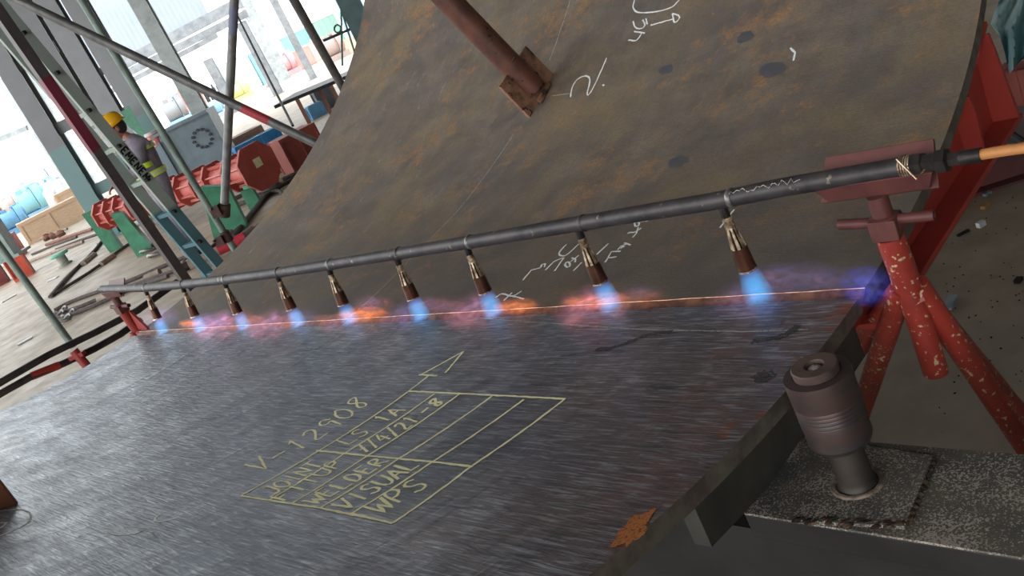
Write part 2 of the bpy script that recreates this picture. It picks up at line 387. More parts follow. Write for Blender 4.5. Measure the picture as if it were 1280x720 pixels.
chalk('chalk_mark', [[(70, 465), (125, 400), (185, 385)], [(185, 385), (190, 365), (215, 358), (210, 380)], [(215, 400), (270, 345), (330, 320)], [(350, 235), (295, 295), (320, 310), (350, 308), (430, 232)],
                     [(275, 405), (310, 355), (335, 320)], circ(358, 365, 17), [(378, 345), (405, 325), (430, 305)], [(385, 320), (410, 330), (405, 350)], [(395, 405), (450, 350)], [(545, 300), (620, 230)],
                     [(600, 350), (640, 282), (700, 278)], [(618, 322), (672, 315)], [(680, 270), (700, 245), (725, 250)], [(700, 262), (715, 240), (740, 232)], [(722, 225), (762, 240)], [(742, 165), (760, 158), (790, 158), (832, 130)], [(775, 190), (800, 165), (812, 125)],
                     circ(803, 103, 16), [(820, 92), (905, 70)], [(905, 70), (860, 86)]], .0058, M_wch, 'white chalk notes behind the manifold', T8)
chalk('chalk_mark', [[(0, 455), (60, 448), (110, 452), (130, 475), (115, 505), (60, 532), (0, 556)], [(0, 503), (28, 503), (0, 526)], [(440, 540), (480, 555), (550, 550), (592, 532)],
                     [(655, 468), (628, 488), (640, 502), (700, 490), (735, 478)], [(520, 505), (545, 517), (600, 526)]], .005, M_wch, 'white chalk curves at the left of the lower plate', T6)
chalk('chalk_mark', [[(620, 372), (628, 366), (640, 372), (652, 364)], [(630, 376), (640, 366)], [(640, 370), (655, 374)], [(988, 60), (994, 66), (992, 76)], [(900, 285), (912, 270), (918, 262)]], .006, M_wch, 'small white chalk flecks near the seam')
chalk('scribe_line', [[(714, -4), (700, 40), (687, 76)], [(642, 168), (612, 212), (577, 258), (520, 316), (437, 397)], [(437, 399), (400, 431), (360, 460)], [(600, 398), (800, 412), (930, 415), (1010, 412)], [(1025, 150), (640, 180)][:0] or [(690, 120), (712, 117)]], .0032, M_thin, 'thin white layout line across both plates', sm=False)
M_stain = chalk_mat('dark_stain', (66, 62, 64), .0)
for lb, pth, wd_ in (('long dark wavy stain under the second burner', [(745, 437), (762, 436), (790, 427), (812, 417), (840, 415)], .007), ('short dark stain left of the cut corner', [(940, 427), (965, 424), (985, 418), (998, 407)], .009)):
    chalk('dark_stain', [pth], wd_*1.9, M_stain, lb)
def blotch(x, y, rx, ry, an, m, label, name):
    vs = []
    for k in range(22):
        t = k*2*PI/22; r_ = random.uniform(.6, 1.15); u, v = rx*math.cos(t)*r_, ry*math.sin(t)*r_
        a, s = AS(x+u*math.cos(an)-v*math.sin(an), y+u*math.sin(an)+v*math.cos(an)); vs.append(CYL(a, s, .0008))
    mb = MB().add(vs, [tuple(range(22))]); tag(mb.build(name, m, shell, fix=False), label)
blotch(955, 471, 17, 8, -.2, M_stain, 'dark oval stain beside the roller', 'dark_stain')
blotch(793, 662, 34, 13, -.75, chalk_mat('fresh_rust', (188, 112, 52), .1), 'fresh orange rust patch on the near rim', 'rust_patch')
# dark scale patches of the upper plate
M_scale = mat('blue_grey_scale', (100, 101, 110), (112, 106, 104), rough=.4, metal=.4, sc=30)
for (x, y, rx, ry, an) in ((965, 87, 19, 9, -.3), (848, 202, 13, 7, -.4), (932, 46, 12, 7, -.5), (832, 87, 10, 6, -.4)):
    vs = []
    for k in range(18):
        t = k*2*PI/18; r_ = random.uniform(.8, 1.1); u, v = rx*math.cos(t)*r_, ry*math.sin(t)*r_
        a, s = AS(x+u*math.cos(an)-v*math.sin(an), y+u*math.sin(an)+v*math.cos(an)); vs.append(CYL(a, s, .0006))
    tag(MB().add(vs, [tuple(range(18))]).build('scale_patch', M_scale, shell, fix=False), 'blue grey patch of bare mill scale')

# ------------------------------------------------------------------ brace pipe welded on the upper plate
M_brace = mat('brown_rusted_pipe', (108, 68, 54), (84, 56, 48), rough=.5, metal=.3, sc=14, bump=.3, chips=(48, 34, 30), chip_lo=.66)
M_gus = mat('rusted_gusset', (150, 110, 86), (98, 66, 52), rough=.6, metal=.2, sc=22, bump=.4, chips=(52, 38, 34), chip_lo=.6)
b1, b2 = ON(661, 147, -.004), ON(690, 93, -.004); C0 = (b1+b2)/2; zc = (C0-CAM).dot(toW(Vector((0, 0, 1))))
D0 = (PT(562, 2, zc*.955)-C0).normalized()
br = thing('brace_pipe', C0, 'brown rusted brace pipe welded to the upper plate by a slotted foot', 'pipe')
pc = C0+D0*.035
MB().tube([pc+D0*(1.9*k/12) for k in range(13)], .041*U*.86, 28).build('pipe', M_brace, br)
ed = (b2-b1).normalized(); tn = ed.cross(D0).normalized()
mid = (b1+b2)/2
MB().prism([b1-tn*.007, b2-tn*.007, b2+D0*.15-tn*.007, b2+D0*.15-ed*.03-tn*.007, b1+D0*.16+ed*.03-tn*.007, b1+D0*.16-tn*.007], tn*.014).build('gusset', M_gus, br, bevel=.002)
MB().tube([pc+D0*.145+(ed*math.cos(k*.52)*.5+tn*math.sin(k*.52))*.048 for k in range(12)], .006, 8, closed=True).build('weld_bead', mat('dark_weld', (60, 46, 42), (96, 70, 54), rough=.5, metal=.5, sc=60, bump=.8), br)
mb = MB()
for g in (-1, 1): mb.beam(mid+tn*g*.02-ed*.045+D0*.008, mid+tn*g*.02+ed*.045+D0*.008, .03, .018, D0)
mb.build('foot_pad', M_gus, br, bevel=.002)
# short brown upright at the left of the lower plate
c1 = ON(6, 632, 0); nn = NRM(AS(6, 632)[1])
br2 = thing('steel_bracket', c1, 'orange brown rusted steel upright cut by the left border, standing on lower plate', 'steel bracket')
h_ = VERT(c1, 3, 560)
wd = (ON(18, 628)-ON(-26, 640)).normalized()
MB().prism([c1+wd*.028, c1+wd*.023+Z_*.2, c1-wd*.14+Z_*.26, c1-wd*.14], wd.cross(nn).normalized()*.03).build('web_plate', mat('orange_rust', (148, 84, 52), (104, 62, 44), rough=.7, sc=12, bump=.4), br2, bevel=.002)
MB().tube([c1+wd*.02+wd.cross(nn)*-.002, c1-wd*.13+wd.cross(nn)*-.002], .007, 8).build('weld_bead', M_gus, br2)

# ------------------------------------------------------------------ burner manifold
M_pipe = mat('heat_blackened_pipe', (80, 74, 74), (58, 54, 56), rough=.5, metal=.5, sc=18, bump=.4, chips=(128, 116, 104), chip_lo=.66, chip_sc=55)
M_collar = mat('black_iron_fitting', (48, 44, 44), (66, 60, 58), rough=.5, metal=.6, sc=30)
M_brass = mat('tarnished_brass', (222, 196, 164), (120, 92, 72), rough=.35, metal=.6, sc=60, lo=.35, hi=.6)
M_cup = mat('copper_brown_cup', (112, 74, 58), (78, 52, 44), rough=.32, metal=.75, sc=24)
M_rim = mat('bright_steel_rim', (226, 216, 208), (160, 146, 138), rough=.25, metal=.8, sc=40)
M_slot = mat('dark_slot', (22, 18, 18), rough=.8)
TOR = [(.162, -.007, .174, 'nearest the red tripod'), (.462, .007, .165, 'second from the red tripod'), (.771, .022, .157, 'third from the red tripod'), (1.011, .016, .155, 'fourth from the red tripod'),
       (1.291, .022, .148, 'in the middle of the row'), (1.536, .012, .147, 'fourth from the far end'), (1.838, .021, .147, 'third from the far end'), (2.121, .025, .148, 'second from the far end'), (2.405, .026, .153, 'at the far end of the row')]
kp = [(-.16, .018, .172), (-.06, .016, .171), (.06, .008, .173), (.162, -.003, .172), (.462, .006, .164), (.771, .014, .156), (1.011, .017, .152), (1.291, .02, .148), (1.536, .018, .1465), (1.838, .021, .147), (2.121, .024, .149), (2.405, .027, .155), (2.62, .032, .163), (2.80, .036, .171)]
def pipe_at(a):
    for (x0, p0, q0), (x1, p1, q1) in zip(kp[:-1], kp[1:]):
        if a <= x1:
            t = (a-x0)/(x1-x0); return FR(a*U, (p0+(p1-p0)*t)*U, (q0+(q1-q0)*t)*U)
RP = .0133*U
man = thing('burner_manifold', pipe_at(1.2), 'long dark gas pipe with nine brass burner nozzles hanging above the seam', 'gas burner')
pl = [pipe_at(-.118+2.90*k/60) for k in range(61)]
MB().tube(pl, RP, 22).build('manifold_pipe', M_pipe, man)
mb = MB().tube([pl[-1], pl[-1]+A*.05], .5*RP, 10); mb.build('pipe_tail', M_collar, man)
TIPS = []
for i, (a, p, q, lab) in enumerate(TOR):
    o = pipe_at(a); tgt = FR(a*U, 0.004, 0); d = (tgt-o).normalized(); L = (tgt-o).length
    e1 = A; e2 = d.cross(A).normalized()
    s_ = U*.86; U_ = U; lk = .69*L/(.12*U)
    nz = MB().lathe([(.0068*s_, .009*U*lk), (.0072*s_, .031*U*lk), (.0092*s_, .031*U*lk), (.0092*s_, .034*U*lk), (.0078*s_, .034*U*lk), (.0078*s_, .040*U*lk), (.0096*s_, .041*U*lk), (.0096*s_, .044*U*lk), (.008*s_, .046*U*lk)], o, d, 20).build('burner_nozzle', [M_brass], man)
    nz['label'] = 'brass burner nozzle '+lab
    MB().lathe([(.0079*s_, .010*U*lk), (.0083*s_, .0275*U*lk), (.0074*s_, .029*U*lk)], o, d, 8).build('hex_fitting', M_collar, nz)
    MB().lathe([(.0062*s_, .044*U*lk), (.0112*s_, .083*U*lk)], o, d, 14).build('inner_tube', M_slot, nz)
    mb = MB()
    for k in range(8):
        t = 2*PI*k/8+.2; e = e1*math.cos(t)+e2*math.sin(t); sd = d.cross(e)
        mb.add([o+d*.045*U*lk+e*(.0086*s_)+sd*.0016*s_, o+d*.045*U*lk+e*(.0086*s_)-sd*.0016*s_, o+d*.084*U*lk+e*(.0146*s_)-sd*.0030*s_, o+d*.084*U*lk+e*(.0146*s_)+sd*.0030*s_,
                o+d*.045*U*lk+e*(.0068*s_)+sd*.0016*s_, o+d*.045*U*lk+e*(.0068*s_)-sd*.0016*s_, o+d*.084*U*lk+e*(.0122*s_)-sd*.0030*s_, o+d*.084*U*lk+e*(.0122*s_)+sd*.0030*s_],
               [(0, 1, 2, 3), (4, 7, 6, 5), (0, 4, 5, 1), (2, 6, 7, 3), (1, 5, 6, 2), (0, 3, 7, 4)])
    mb.lathe([(.0088*s_, .044*U*lk), (.0090*s_, .048*U*lk), (.007*s_, .048*U*lk)], o, d, 18)
    mb.build('air_cage', M_brass, nz)
    MB().lathe([(.0122*s_, .081*U*lk), (.0148*s_, .081*U*lk), (.0152*s_, .09*U*lk), (.0166*s_, .120*U*lk), (.0150*s_, .120*U*lk), (.0138*s_, .09*U*lk), (.006*s_, .088*U*lk)], o, d, 26).build('cup', M_cup, nz)
    MB().lathe([(.0150*s_, .1185*U*lk), (.0174*s_, .1185*U*lk), (.0176*s_, .1215*U*lk), (.0150*s_, .1222*U*lk)], o, d, 26).build('rim_ring', M_rim, nz)
    MB().lathe([(RP*1.0, -.0055), (RP*1.1, -.0035), (RP*1.13, .0), (RP*1.1, .0035), (RP*1.0, .0055)], pipe_at(a-.02), A, 24).build('weld_collar', M_pipe if i % 2 else mat('scuffed_weld', (132, 128, 124), (84, 80, 80), rough=.4, metal=.6, sc=50), man)
    TIPS.append((o+d*.69*L, d, L*.31, a, lab))
rs = random.Random(9); sp = []
vd = (CAM-pipe_at(.08)).normalized()
for k in range(26):
    a_ = .03+.115*k/25; q = rs.uniform(-.35, .35); e_ = (vd-A*vd.dot(A)).normalized(); f_ = e_.cross(A)
    sp.append(pipe_at(a_)+(e_*math.cos(q+.5)-f_*math.sin(q+.5)*(1 if f_.z < 0 else -1))*(RP+.0006))
tag(MB().tube(sp, .0009, 5).build('chalk_scribble', M_thin, man), 'pale chalk scribble near the cradle')
# hose and valve on the near end
he = pl[0]; hd = -A
mb = MB().lathe([(RP*.75, 0), (RP*.75, .02*U), (RP*1.15, .02*U), (RP*1.15, .034*U), (RP*.95, .036*U), (RP*.95, .050*U), (RP*1.2, .052*U), (RP*1.2, .064*U), (RP*.7, .066*U), (RP*.7, .085*U)], he+A*.03, hd, 6)
mb.build('hose_coupling', M_collar, man)
mb = MB()
for k in range(5): mb.tube([he+A*(.02-.004*k)+(Z_*math.sin(t)+P*math.cos(t))*RP*1.08 for t in [j*.52 for j in range(12)]], .0014, 6, closed=True)
mb.tube([he+A*.02+Z_*.02-P*.012, he-A*.01-Z_*.012-P*.03, he-A*.022-Z_*.002-P*.02], .0016, 6)
mb.build('binding_wire', M_brass, man)
hs = he-A*(.06*U)
hp = [hs, hs-A*.05*U+Z_*.001, hs-A*.14*U+Z_*-.002, hs-A*.26*U-Z_*.004, hs-A*.42*U-Z_*.02, hs-A*.6*U-Z_*.07, hs-A*.85*U-Z_*.2]
tag(MB().tube(hp, .0068*U, 14).build('gas_hose', mat('tan_rubber_hose', (196, 132, 76), (168, 108, 62), rough=.5, sc=20), man), 'orange tan gas hose running off right')
MB().tube([hs+A*.006, hs-A*.02*U], .0092*U, 12).build('hose_clamp', M_collar, man)
# ------------------------------------------------------------------ flames (glowing gas as volumes)
def flame_blue():
    t = NT('blue_gas_flame'); g = t.coord('Generated')
    sep = t.n('ShaderNodeSeparateXYZ'); t.link(g, sep.inputs[0])
    x = t.math('SUBTRACT', sep.outputs[0], .5); y = t.math('SUBTRACT', sep.outputs[1], .5)
    r = t.math('MULTIPLY', t.math('SQRT', t.math('ADD', t.math('MULTIPLY', x, x), t.math('MULTIPLY', y, y))), 2.)
    nz = t.noise(g, 4.5, 3)
    edge_ = t.ramp(t.math('ADD', r, t.math('MULTIPLY', t.math('SUBTRACT', nz, .5), .35)), .35, .95, 1., 0.)
    fade = t.math('MULTIPLY', t.ramp(sep.outputs[2], 0., .35, .0, 1.), t.ramp(sep.outputs[2], .6, 1., .9, 1.))
    em = t.n('ShaderNodeEmission'); t.link(t.mix(t.ramp(sep.outputs[2], .0, .3), lin((120, 120, 255)), lin((46, 158, 226))), em.inputs[0])
    t.link(t.math('MULTIPLY', t.math('MULTIPLY', edge_, fade), FL_B), em.inputs[1])
    t.link(em.outputs[0], t.out.inputs['Volume']); t.m.cycles.volume_step_rate = .25; return t.m
def flame_wisp(name, c1, c2, st, seed, thr=.5):
    t = NT(name); g = t.coord('Generated')
    sep = t.n('ShaderNodeSeparateXYZ'); t.link(g, sep.inputs[0]); q = None
    for k in range(3):
        d = t.math('MULTIPLY', t.math('SUBTRACT', sep.outputs[k], .5), 2.); d = t.math('MULTIPLY', d, d)
        q = d if q is None else t.math('ADD', q, d)
    fall = t.ramp(t.math('SQRT', q), .15, .95, 1., 0.)
    m = t.n('ShaderNodeMapping'); t.link(g, m.inputs[0]); m.inputs['Location'].default_value = (seed, seed*2.3, seed*.7)
    n1 = t.noise(m.outputs[0], 4.2, 6, .66, 1.6); n2 = t.noise(m.outputs[0], 2.2, 2)
    dens = t.math('MULTIPLY', t.math('MULTIPLY', fall, t.ramp(n1, thr, thr+.2, .04, 1.)), st)
    em = t.n('ShaderNodeEmission'); t.link(t.mix(t.ramp(n2, .42, .6), lin(c1), lin(c2)), em.inputs[0]); t.link(dens, em.inputs[1])
    t.link(em.outputs[0], t.out.inputs['Volume']); t.m.cycles.volume_step_rate = .3; return t.m
FL_B, FL_W = 15., 20.
M_fb = flame_blue()
def local_obj(mb, name, m, o, zax, xax, parent=None):      # mesh built in its own axes, z along zax
    z = zax.normalized(); x = (xax-z*xax.dot(z)).normalized(); y = z.cross(x)
    me = bpy.data.meshes.new(name); me.from_pydata(mb.v, [], mb.f); me.materials.append(m)
    ob = bpy.data.objects.new(name, me); COL.objects.link(ob)
    M4 = Matrix(((x.x, y.x, z.x, o.x), (x.y, y.y, z.y, o.y), (x.z, y.z, z.z, o.z), (0, 0, 0, 1)))
    if parent is not None: M4 = Matrix.Translation(-ROOT[parent.name]) @ M4; ob.parent = parent
    ob.matrix_world = M4 if parent is None else M4
    if parent is not None: ob.matrix_basis = M4
    return ob
GRP = 'flames of the nine burners'
for i, (tip, d, L, a, lab) in enumerate(TIPS):
    hot = [1.15, 1., .85, .85, .8, .85, .9, .9, .75][i]
    fl = MB().lathe([(.0155*U, .000), (.0185*U, L*.3), (.023*U, L*.75), (.027*U, L*1.1)], Vector((0, 0, 0)), Z_, 20)
    root = thing('gas_flame', tip, 'blue gas flame below the burner %s, licking the seam' % lab, 'flame', GRP)
    local_obj(fl, 'flame_cone', M_fb, tip, d, A, root)
WM = {'pink': flame_wisp('pink_flame', (255, 130, 110), (215, 150, 205), FL_W*.6, 1.), 'violet': flame_wisp('violet_flame', (130, 130, 225), (205, 150, 195), FL_W*.42, 4.),
      'orange': flame_wisp('orange_flame', (255, 120, 30), (255, 150, 90), FL_W*1.9, 7., .46), 'blue': flame_wisp('blue_flame', (60, 90, 240), (110, 110, 220), FL_W*.8, 9., .44),
      'hot': flame_wisp('hot_flame_core', (255, 120, 70), (255, 170, 150), FL_W*1.6, 3., .54)}
WL = [  # pixel centre, half length along the seam, half width across, height, kind, flame it belongs to
    ((985, 360), .10, .04, .03, 'violet', 0), ((940, 390), .09, .045, .035, 'violet', 0), ((1040, 365), .06, .03, .03, 'violet', 0), ((1088, 372), .045, .03, .035, 'blue', 0),
    ((742, 398), .085, .065, .04, 'pink', 1), ((745, 381), .10, .022, .016, 'orange', 1), ((800, 379), .08, .02, .02, 'hot', 1), ((720, 402), .035, .02, .014, 'hot', 1), ((775, 398), .02, .02, .014, 'hot', 1), ((800, 368), .05, .02, .012, 'violet', 1),
    ((600, 401), .11, .06, .04, 'pink', 2), ((648, 388), .07, .022, .018, 'orange', 2), ((588, 405), .035, .02, .014, 'hot', 2), ((560, 390), .09, .02, .02, 'pink', 2),
    ((510, 405), .09, .05, .035, 'violet', 3), ((540, 385), .10, .025, .02, 'pink', 3),
    ((455, 398), .13, .022, .022, 'orange', 4), ((425, 408), .10, .04, .02, 'pink', 4), ((470, 388), .10, .03, .03, 'pink', 4), ((405, 402), .08, .02, .015, 'hot', 4),
    ((345, 414), .15, .07, .04, 'pink', 5), ((378, 404), .12, .03, .03, 'violet', 5),
    ((282, 414), .20, .08, .04, 'pink', 6), ((318, 404), .10, .02, .02, 'hot', 6), ((262, 408), .18, .05, .03, 'violet', 7), ((240, 408), .10, .015, .02, 'orange', 7), ((205, 405), .16, .05, .05, 'violet', 8)]
froots = [o for o in bpy.data.objects if o.name.startswith('gas_flame')]; froots.sort(key=lambda o: o.name)
for (px, la, lp, hh, kd, k) in WL:
    a, s = AS(*px); c = CYL(a, s, hh*.55*U)
    mb = MB().ball(Vector((0, 0, 0)), la*U, lp*U, hh*U, 16, 10)
    local_obj(mb, 'flame_wisp', WM[kd], c, NRM(s), A, froots[k])

# ------------------------------------------------------------------ red tripod stands with a V-shaped cradle
M_red = mat('chipped_red_paint', (160, 56, 44), (134, 46, 38), rough=.42, sc=10, bump=.15, chips=(200, 180, 140), chip_lo=.635, chip_sc=110, spec=.5)
M_dred = mat('shaded_red_primer', (100, 56, 52), (80, 44, 42), rough=.5, sc=14, bump=.15)  # shade of the down-facing cradle flange is put into this darker red
M_red2 = mat('smooth_red_primer', (158, 56, 46), (140, 50, 42), rough=.45, sc=5, bump=.08)
def stand(a0, label, feet, uw=1., half=.08, M_red=None):
    M_red = M_red or globals()['M_red']
    c = pipe_at(a0); base = Vector((c.x, c.y, 0))
    t = thing('pipe_stand', base, label, 'stand')
    ap = c-Z_*(RP*1.5)                                        # apex of the V
    th = .004*U; ap = c-Z_*.040-P*.0076
    for g in (-1, 1):
        dv = (P*.62+Z_*.8).normalized() if g > 0 else (P*-.28+Z_*.96).normalized(); w = .082 if g > 0 else .040; nv = A.cross(dv).normalized()
        MB().prism([ap-A*half*U, ap+A*half*U*1.0, ap+A*half*U*.92+dv*w, ap-A*half*U*.92+dv*w] if g > 0 else [ap-A*half*U*.86, ap+A*half*U*.86, ap+A*half*U+dv*w*.8, ap-A*half*U+dv*w*.8], nv*th).build('cradle_flange', M_dred, t, bevel=.001)
    MB().lathe([(.019*U, 0), (.019*U, .02*U), (.0135*U, .022*U), (.0135*U, .05*U)], ap-Z_*.050*U, Z_, 20).build('swivel_neck', M_dred, t)
    cc = ap-Z_*.036*U
    vw = (Vector((CAM.x, CAM.y, 0))-base).normalized(); sd = Vector((-vw.y, vw.x, 0))
    hdir = (PT(1150, 262, 1.19)-PT(1040, 250, 1.25)).normalized(); hdir.z *= .2; hdir.normalize()
    MB().box(cc-Z_*.012, .036*U, .036*U, .03*U, (hdir, hdir.cross(Z_), Z_)).build('clamp_nut', M_dred, t, bevel=.002)
    mb = MB().pipe(cc+hdir*.015, cc+hdir*.062*U, .0072*U, .0048*U); mb.pipe(cc-hdir*.015-Z_*.004, cc-hdir*.062*U, .0072*U, .0048*U)
    mb.build('locking_handle', M_dred, t)
    hub = c-Z_*(.165*U); btm = hub-Z_*(.150*U)
    MB().tube([ap-Z_*.06*U, hub-Z_*.01], .0185*U, 24).build('sleeve_tube', M_red, t)
    MB().pipe(hub+Z_*.02, btm, .0172*U, .013*U, 24).build('inner_tube', M_red, t)
    mb = MB()
    for k in range(3):
        q = hub+Vector((math.cos(k*2.1+.6), math.sin(k*2.1+.6), 0))*.016*U-Z_*.02*U
        mb.beam(hub+Z_*.004, q-Z_*.012, .006, .02, Vector((-math.sin(k*2.1), math.cos(k*2.1), 0)))
    mb.build('hub_rib', M_red, t)
    for ft in feet:
        dd = (ft-hub); hd_ = Vector((dd.x, dd.y, 0)).normalized(); st_ = hub+hd_*.014*U-Z_*.008*U+vw*.012
        lg = MB().tube([st_, ft+Z_*.012], .0165*U*uw, 20).build('leg', M_red, t)
        MB().lathe([(.03, 0), (.03, .006), (.02, .012)], Vector((ft.x, ft.y, .0)), Z_, 18).build('foot_disc', M_red, lg)
    return t
stand(-.062, 'chipped red tripod stand cradling the near end of the pipe, right of the plates', [FL(1372, 694), FL(1302, 552), FL(1040, 632), FL(985, 560)])
fc = pipe_at(2.70)
stand(2.70, 'red tripod stand cradling the far end of the pipe at the left', [Vector((fc.x+math.cos(t)*.42, fc.y+math.sin(t)*.42, 0)) for t in (3.4, 5.4, 1.2)], M_red=M_red2)
# flared gusset seen on the far stand is its own little plate by the shell corner
g0 = ON(182, 412); 
fs = [o for o in bpy.data.objects if o.name.startswith('pipe_stand')][1]
MB().prism([g0+Z_*.10+A*.06, g0+Z_*.005-A*.02, g0-Z_*.05+A*.02, g0-Z_*.05+A*.09], P*.012).build('gusset_plate', M_red2, fs, bevel=.001)

# ------------------------------------------------------------------ red saddle frame under the upper plate
aw = .045*U
def G(p, q, a=0.): return FR(a, p, q)
pA, qA = APQ(1242, 151, aw); pB, qB = APQ(1140, 305, aw)
print('SADDLE', pA, qA, pB, qB)
slope = (qA-qB)/(pA-pB)
qf = lambda p: qB+(p-pB)*slope
def shell_q(p): return CQ-math.sqrt((R+TH)**2-(p-CP)**2)-.004
p0_, p1_ = .04, APQ(1274, 148, -.0024)[0]+.03
sad = thing('saddle_frame', Vector((G(.6, 0, .3).x, G(.6, 0, .3).y, 0)), 'bright red welded saddle frame with stiffeners carrying the upper plate', 'steel frame')
n = 24; ps = [p0_+(p1_-p0_)*k/n for k in range(n+1)]
cap_p = pA+.02
top = [(p, min(shell_q(p), 9)) for p in ps]; bot = [(p, min(qf(p), shell_q(p)-.02)) for p in ps]
MB().prism([G(p, q, aw) for p, q in top]+[G(p, q, aw) for p, q in bot[::-1]], A*.012).build('web_plate', M_red2, sad)
FWd = None
# flange width from the picture: its outer edge passes the pixel (1274,147)
best = min(((abs(APQ(1274, 147, aa)[1]-qf(APQ(1274, 147, aa)[0])), aa) for aa in [aw-.004*k for k in range(1, 120)]))[1]
print('FLANGE a', best, aw)
fo = best
mb = MB()
pe = p1_
mb.prism([G(p0_+.02, qf(p0_+.02), fo), G(pe, qf(pe), fo), G(pe, qf(pe), aw+.11), G(p0_+.02, qf(p0_+.02), aw+.11)], Z_*-.014)
mb.build('bottom_flange', M_red2, sad, bevel=.002)
mb = MB()
for k in range(n):
    (x0, y0), (x1, y1) = top[k], top[k+1]
    if x0 < pB: continue
    fi = aw-.035
    mb.prism([G(x0, y0, fi), G(x1, y1, fi), G(x1, y1, aw+.06), G(x0, y0, aw+.06)], Z_*-.010)
mb.build('top_flange', M_red2, sad)
for (bx, by) in ((1226, 176), (1274, 148)):
    aa = fo if bx > 1250 else fo+.02
    pp, qq = APQ(bx, by, aa); tp = shell_q(pp)-.012
    MB().prism([G(pp, qf(pp), aa), G(pp, qf(pp), aw), G(pp, tp, aw), G(pp, tp, aw-.04), G(pp, tp-.04, min(aw-.045, aa+.02))], P*.012).build('stiffener', M_red2, sad)
pp = APQ(1150, 330, fo)[0]
for p_, a_ in ((.25, 1.1), (.25, 1.9), (1.1, 1.1), (1.2, 1.6), (.25, 2.9), (1.2, 2.9)):
    q_ = shell_q(p_)
    b_ = G(p_, q_, a_); MB().ibeam(Vector((b_.x, b_.y, 0)), b_, .12, .12, .01, P).build('leg', M_red2, sad)

# ------------------------------------------------------------------ grit covered bed, stiffening bar and roller under the lower plate
HS = FL(1073, 607, 0)
zr_ = 1.075*U; bb = PT(1073, 607, zr_); hS = bb.z
def SL(x, y): return FL(x, y, hS)
tb = NT('gritty_dark_steel'); v = tb.coord('Object'); g1 = tb.noise(v, 330, 2, .6); g2 = tb.noise(v, 7, 4, .6)
f = tb.ramp(tb.math('ADD', g1, tb.math('MULTIPLY', tb.math('SUBTRACT', g2, .5), .75)), .53, .60)
c_ = tb.mix(tb.ramp(tb.noise(v, 9, 5), .4, .62), lin((70, 70, 66)), lin((96, 88, 78))); c_ = tb.mix(f, c_, lin((160, 148, 138)))
M_grit = tb.bsdf(c_, .8, .1, g1, .4, .002)
M_dark = mat('shaded_dark_steel', (42, 39, 37), (28, 27, 27), rough=.6, metal=.2, sc=8)  # shade below the plate is put into this near-black colour
e0, e1 = SL(930, 641), SL(1280, 697); dA = (e1-e0).normalized()
r0, r1 = SL(1082, 552), SL(1280, 568); w_ = Vector((-dA.y, dA.x, 0)); w_ = w_ if w_.y > 0 else -w_
wid = (r0-e0).dot(w_)
bed = thing('steel_bed', Vector((e0.x, e0.y, 0)), 'dark steel bed beam strewn with pale blasting grit, under the roller at lower right', 'steel beam')
E0, E1 = e0-dA*.0, e0+dA*1.6; R0, R1 = r0-dA*.62, r0+dA*1.5
L0 = SL(1000, 545)
MB().prism([E0, E1, R1, R0+dA*.1, SL(985, 590)-dA*.1], Z_*-.004).build('top_plate', M_grit, bed)
MB().prism([q-Z_*.0045 for q in (E0, E1, R1, R0+dA*.1, SL(985, 590)-dA*.1)], Z_*-.045).build('edge_plate', M_dark, bed, bevel=.002)
w2 = (R0-E0); 
MB().prism([E0-dA*1.3-Z_*.052+w_*.02, E1-Z_*.052+w_*.02, E1+w_*wid*.95-Z_*.052, E0-dA*1.3+w_*wid*.95-Z_*.052], Z_*-.34).build('box_beam', M_dark, bed)  # left run beneath the plate added to block light and keep it dark there
mb = MB()
for k in (.1, 1.35):
    c = e0+dA*k+w_*wid*.5; mb.beam(Vector((c.x, c.y, 0)), Vector((c.x, c.y, hS-.38)), .16, .16, dA)
mb.build('foot', M_dark, bed)
q0, q1, q2 = SL(1000, 655), SL(1132, 662), SL(1168, 573); q3 = SL(1060, 556)
MB().prism([q0, q1, q2, q3, SL(1000, 560)], Z_*.006).build('doubler_plate', M_grit, bed, bevel=.001)
mb = MB(); rnd = random.Random(3)
for k in range(26):
    t = k/25; p_ = SL(1000+130*t, 652+8*t)+Z_*.004; mb.ball(p_+Vector((rnd.uniform(-.006, .006), rnd.uniform(-.005, .005), 0)), .009, .005, .003, 7, 5, jit=.25)
for k in range(10):
    t = k/9; p_ = SL(1138+28*t, 650-70*t)+Z_*.002; mb.ball(p_, .006, .006, .004, 6, 4, jit=.25)
mb.build('weld_slag', mat('burnt_slag', (46, 40, 38), (90, 66, 50), rough=.6, metal=.3, sc=40, bump=.6), bed)
roll = thing('guide_roller', bb, 'dark steel guide roller with a drilled cap on a short post, beside the plate edge', 'roller')
M_roll = mat('worn_dark_roller', (70, 66, 66), (88, 68, 64), rough=.38, metal=.5, sc=10, sx=(1, 1, 3), bump=.2)
M_cap = mat('rusty_cap', (98, 78, 72), (78, 62, 58), rough=.6, metal=.3, sc=24, bump=.4)
tpx = VERT(bb, 1027, 470).z-bb.z; print('ROLL h', tpx, 'base h', hS)
H_ = tpx*1.04; s_ = .0385*U*.985
o = bb
MB().lathe([(.033, 0), (.031, .006), (.0275, .010), (.0262, .02), (.0262, H_*.46)], o, Z_, 32).build('post', mat('dark_post', (74, 66, 60), (58, 52, 48), rough=.5, metal=.4, sc=12), roll)
MB().tube([o+Vector((math.cos(t), math.sin(t), 0))*.036+Z_*.003 for t in [k*.42 for k in range(15)]], .006, 8, closed=True).build('weld_bead', mat('pale_flux', (150, 132, 118), (84, 72, 64), rough=.8, sc=50), roll)
h1, h2 = H_*.42, H_
pr = [(.027, h1+.004), (s_*.88, h1), (s_*.96, h1+.008), (s_*.955, h1+(h2-h1)*.22)]
for k in range(5):
    zz = h1+(h2-h1)*(.40+.055*k); pr += [(s_*.975, zz), (s_*.962, zz+.0016), (s_*.985, zz+.0032)]
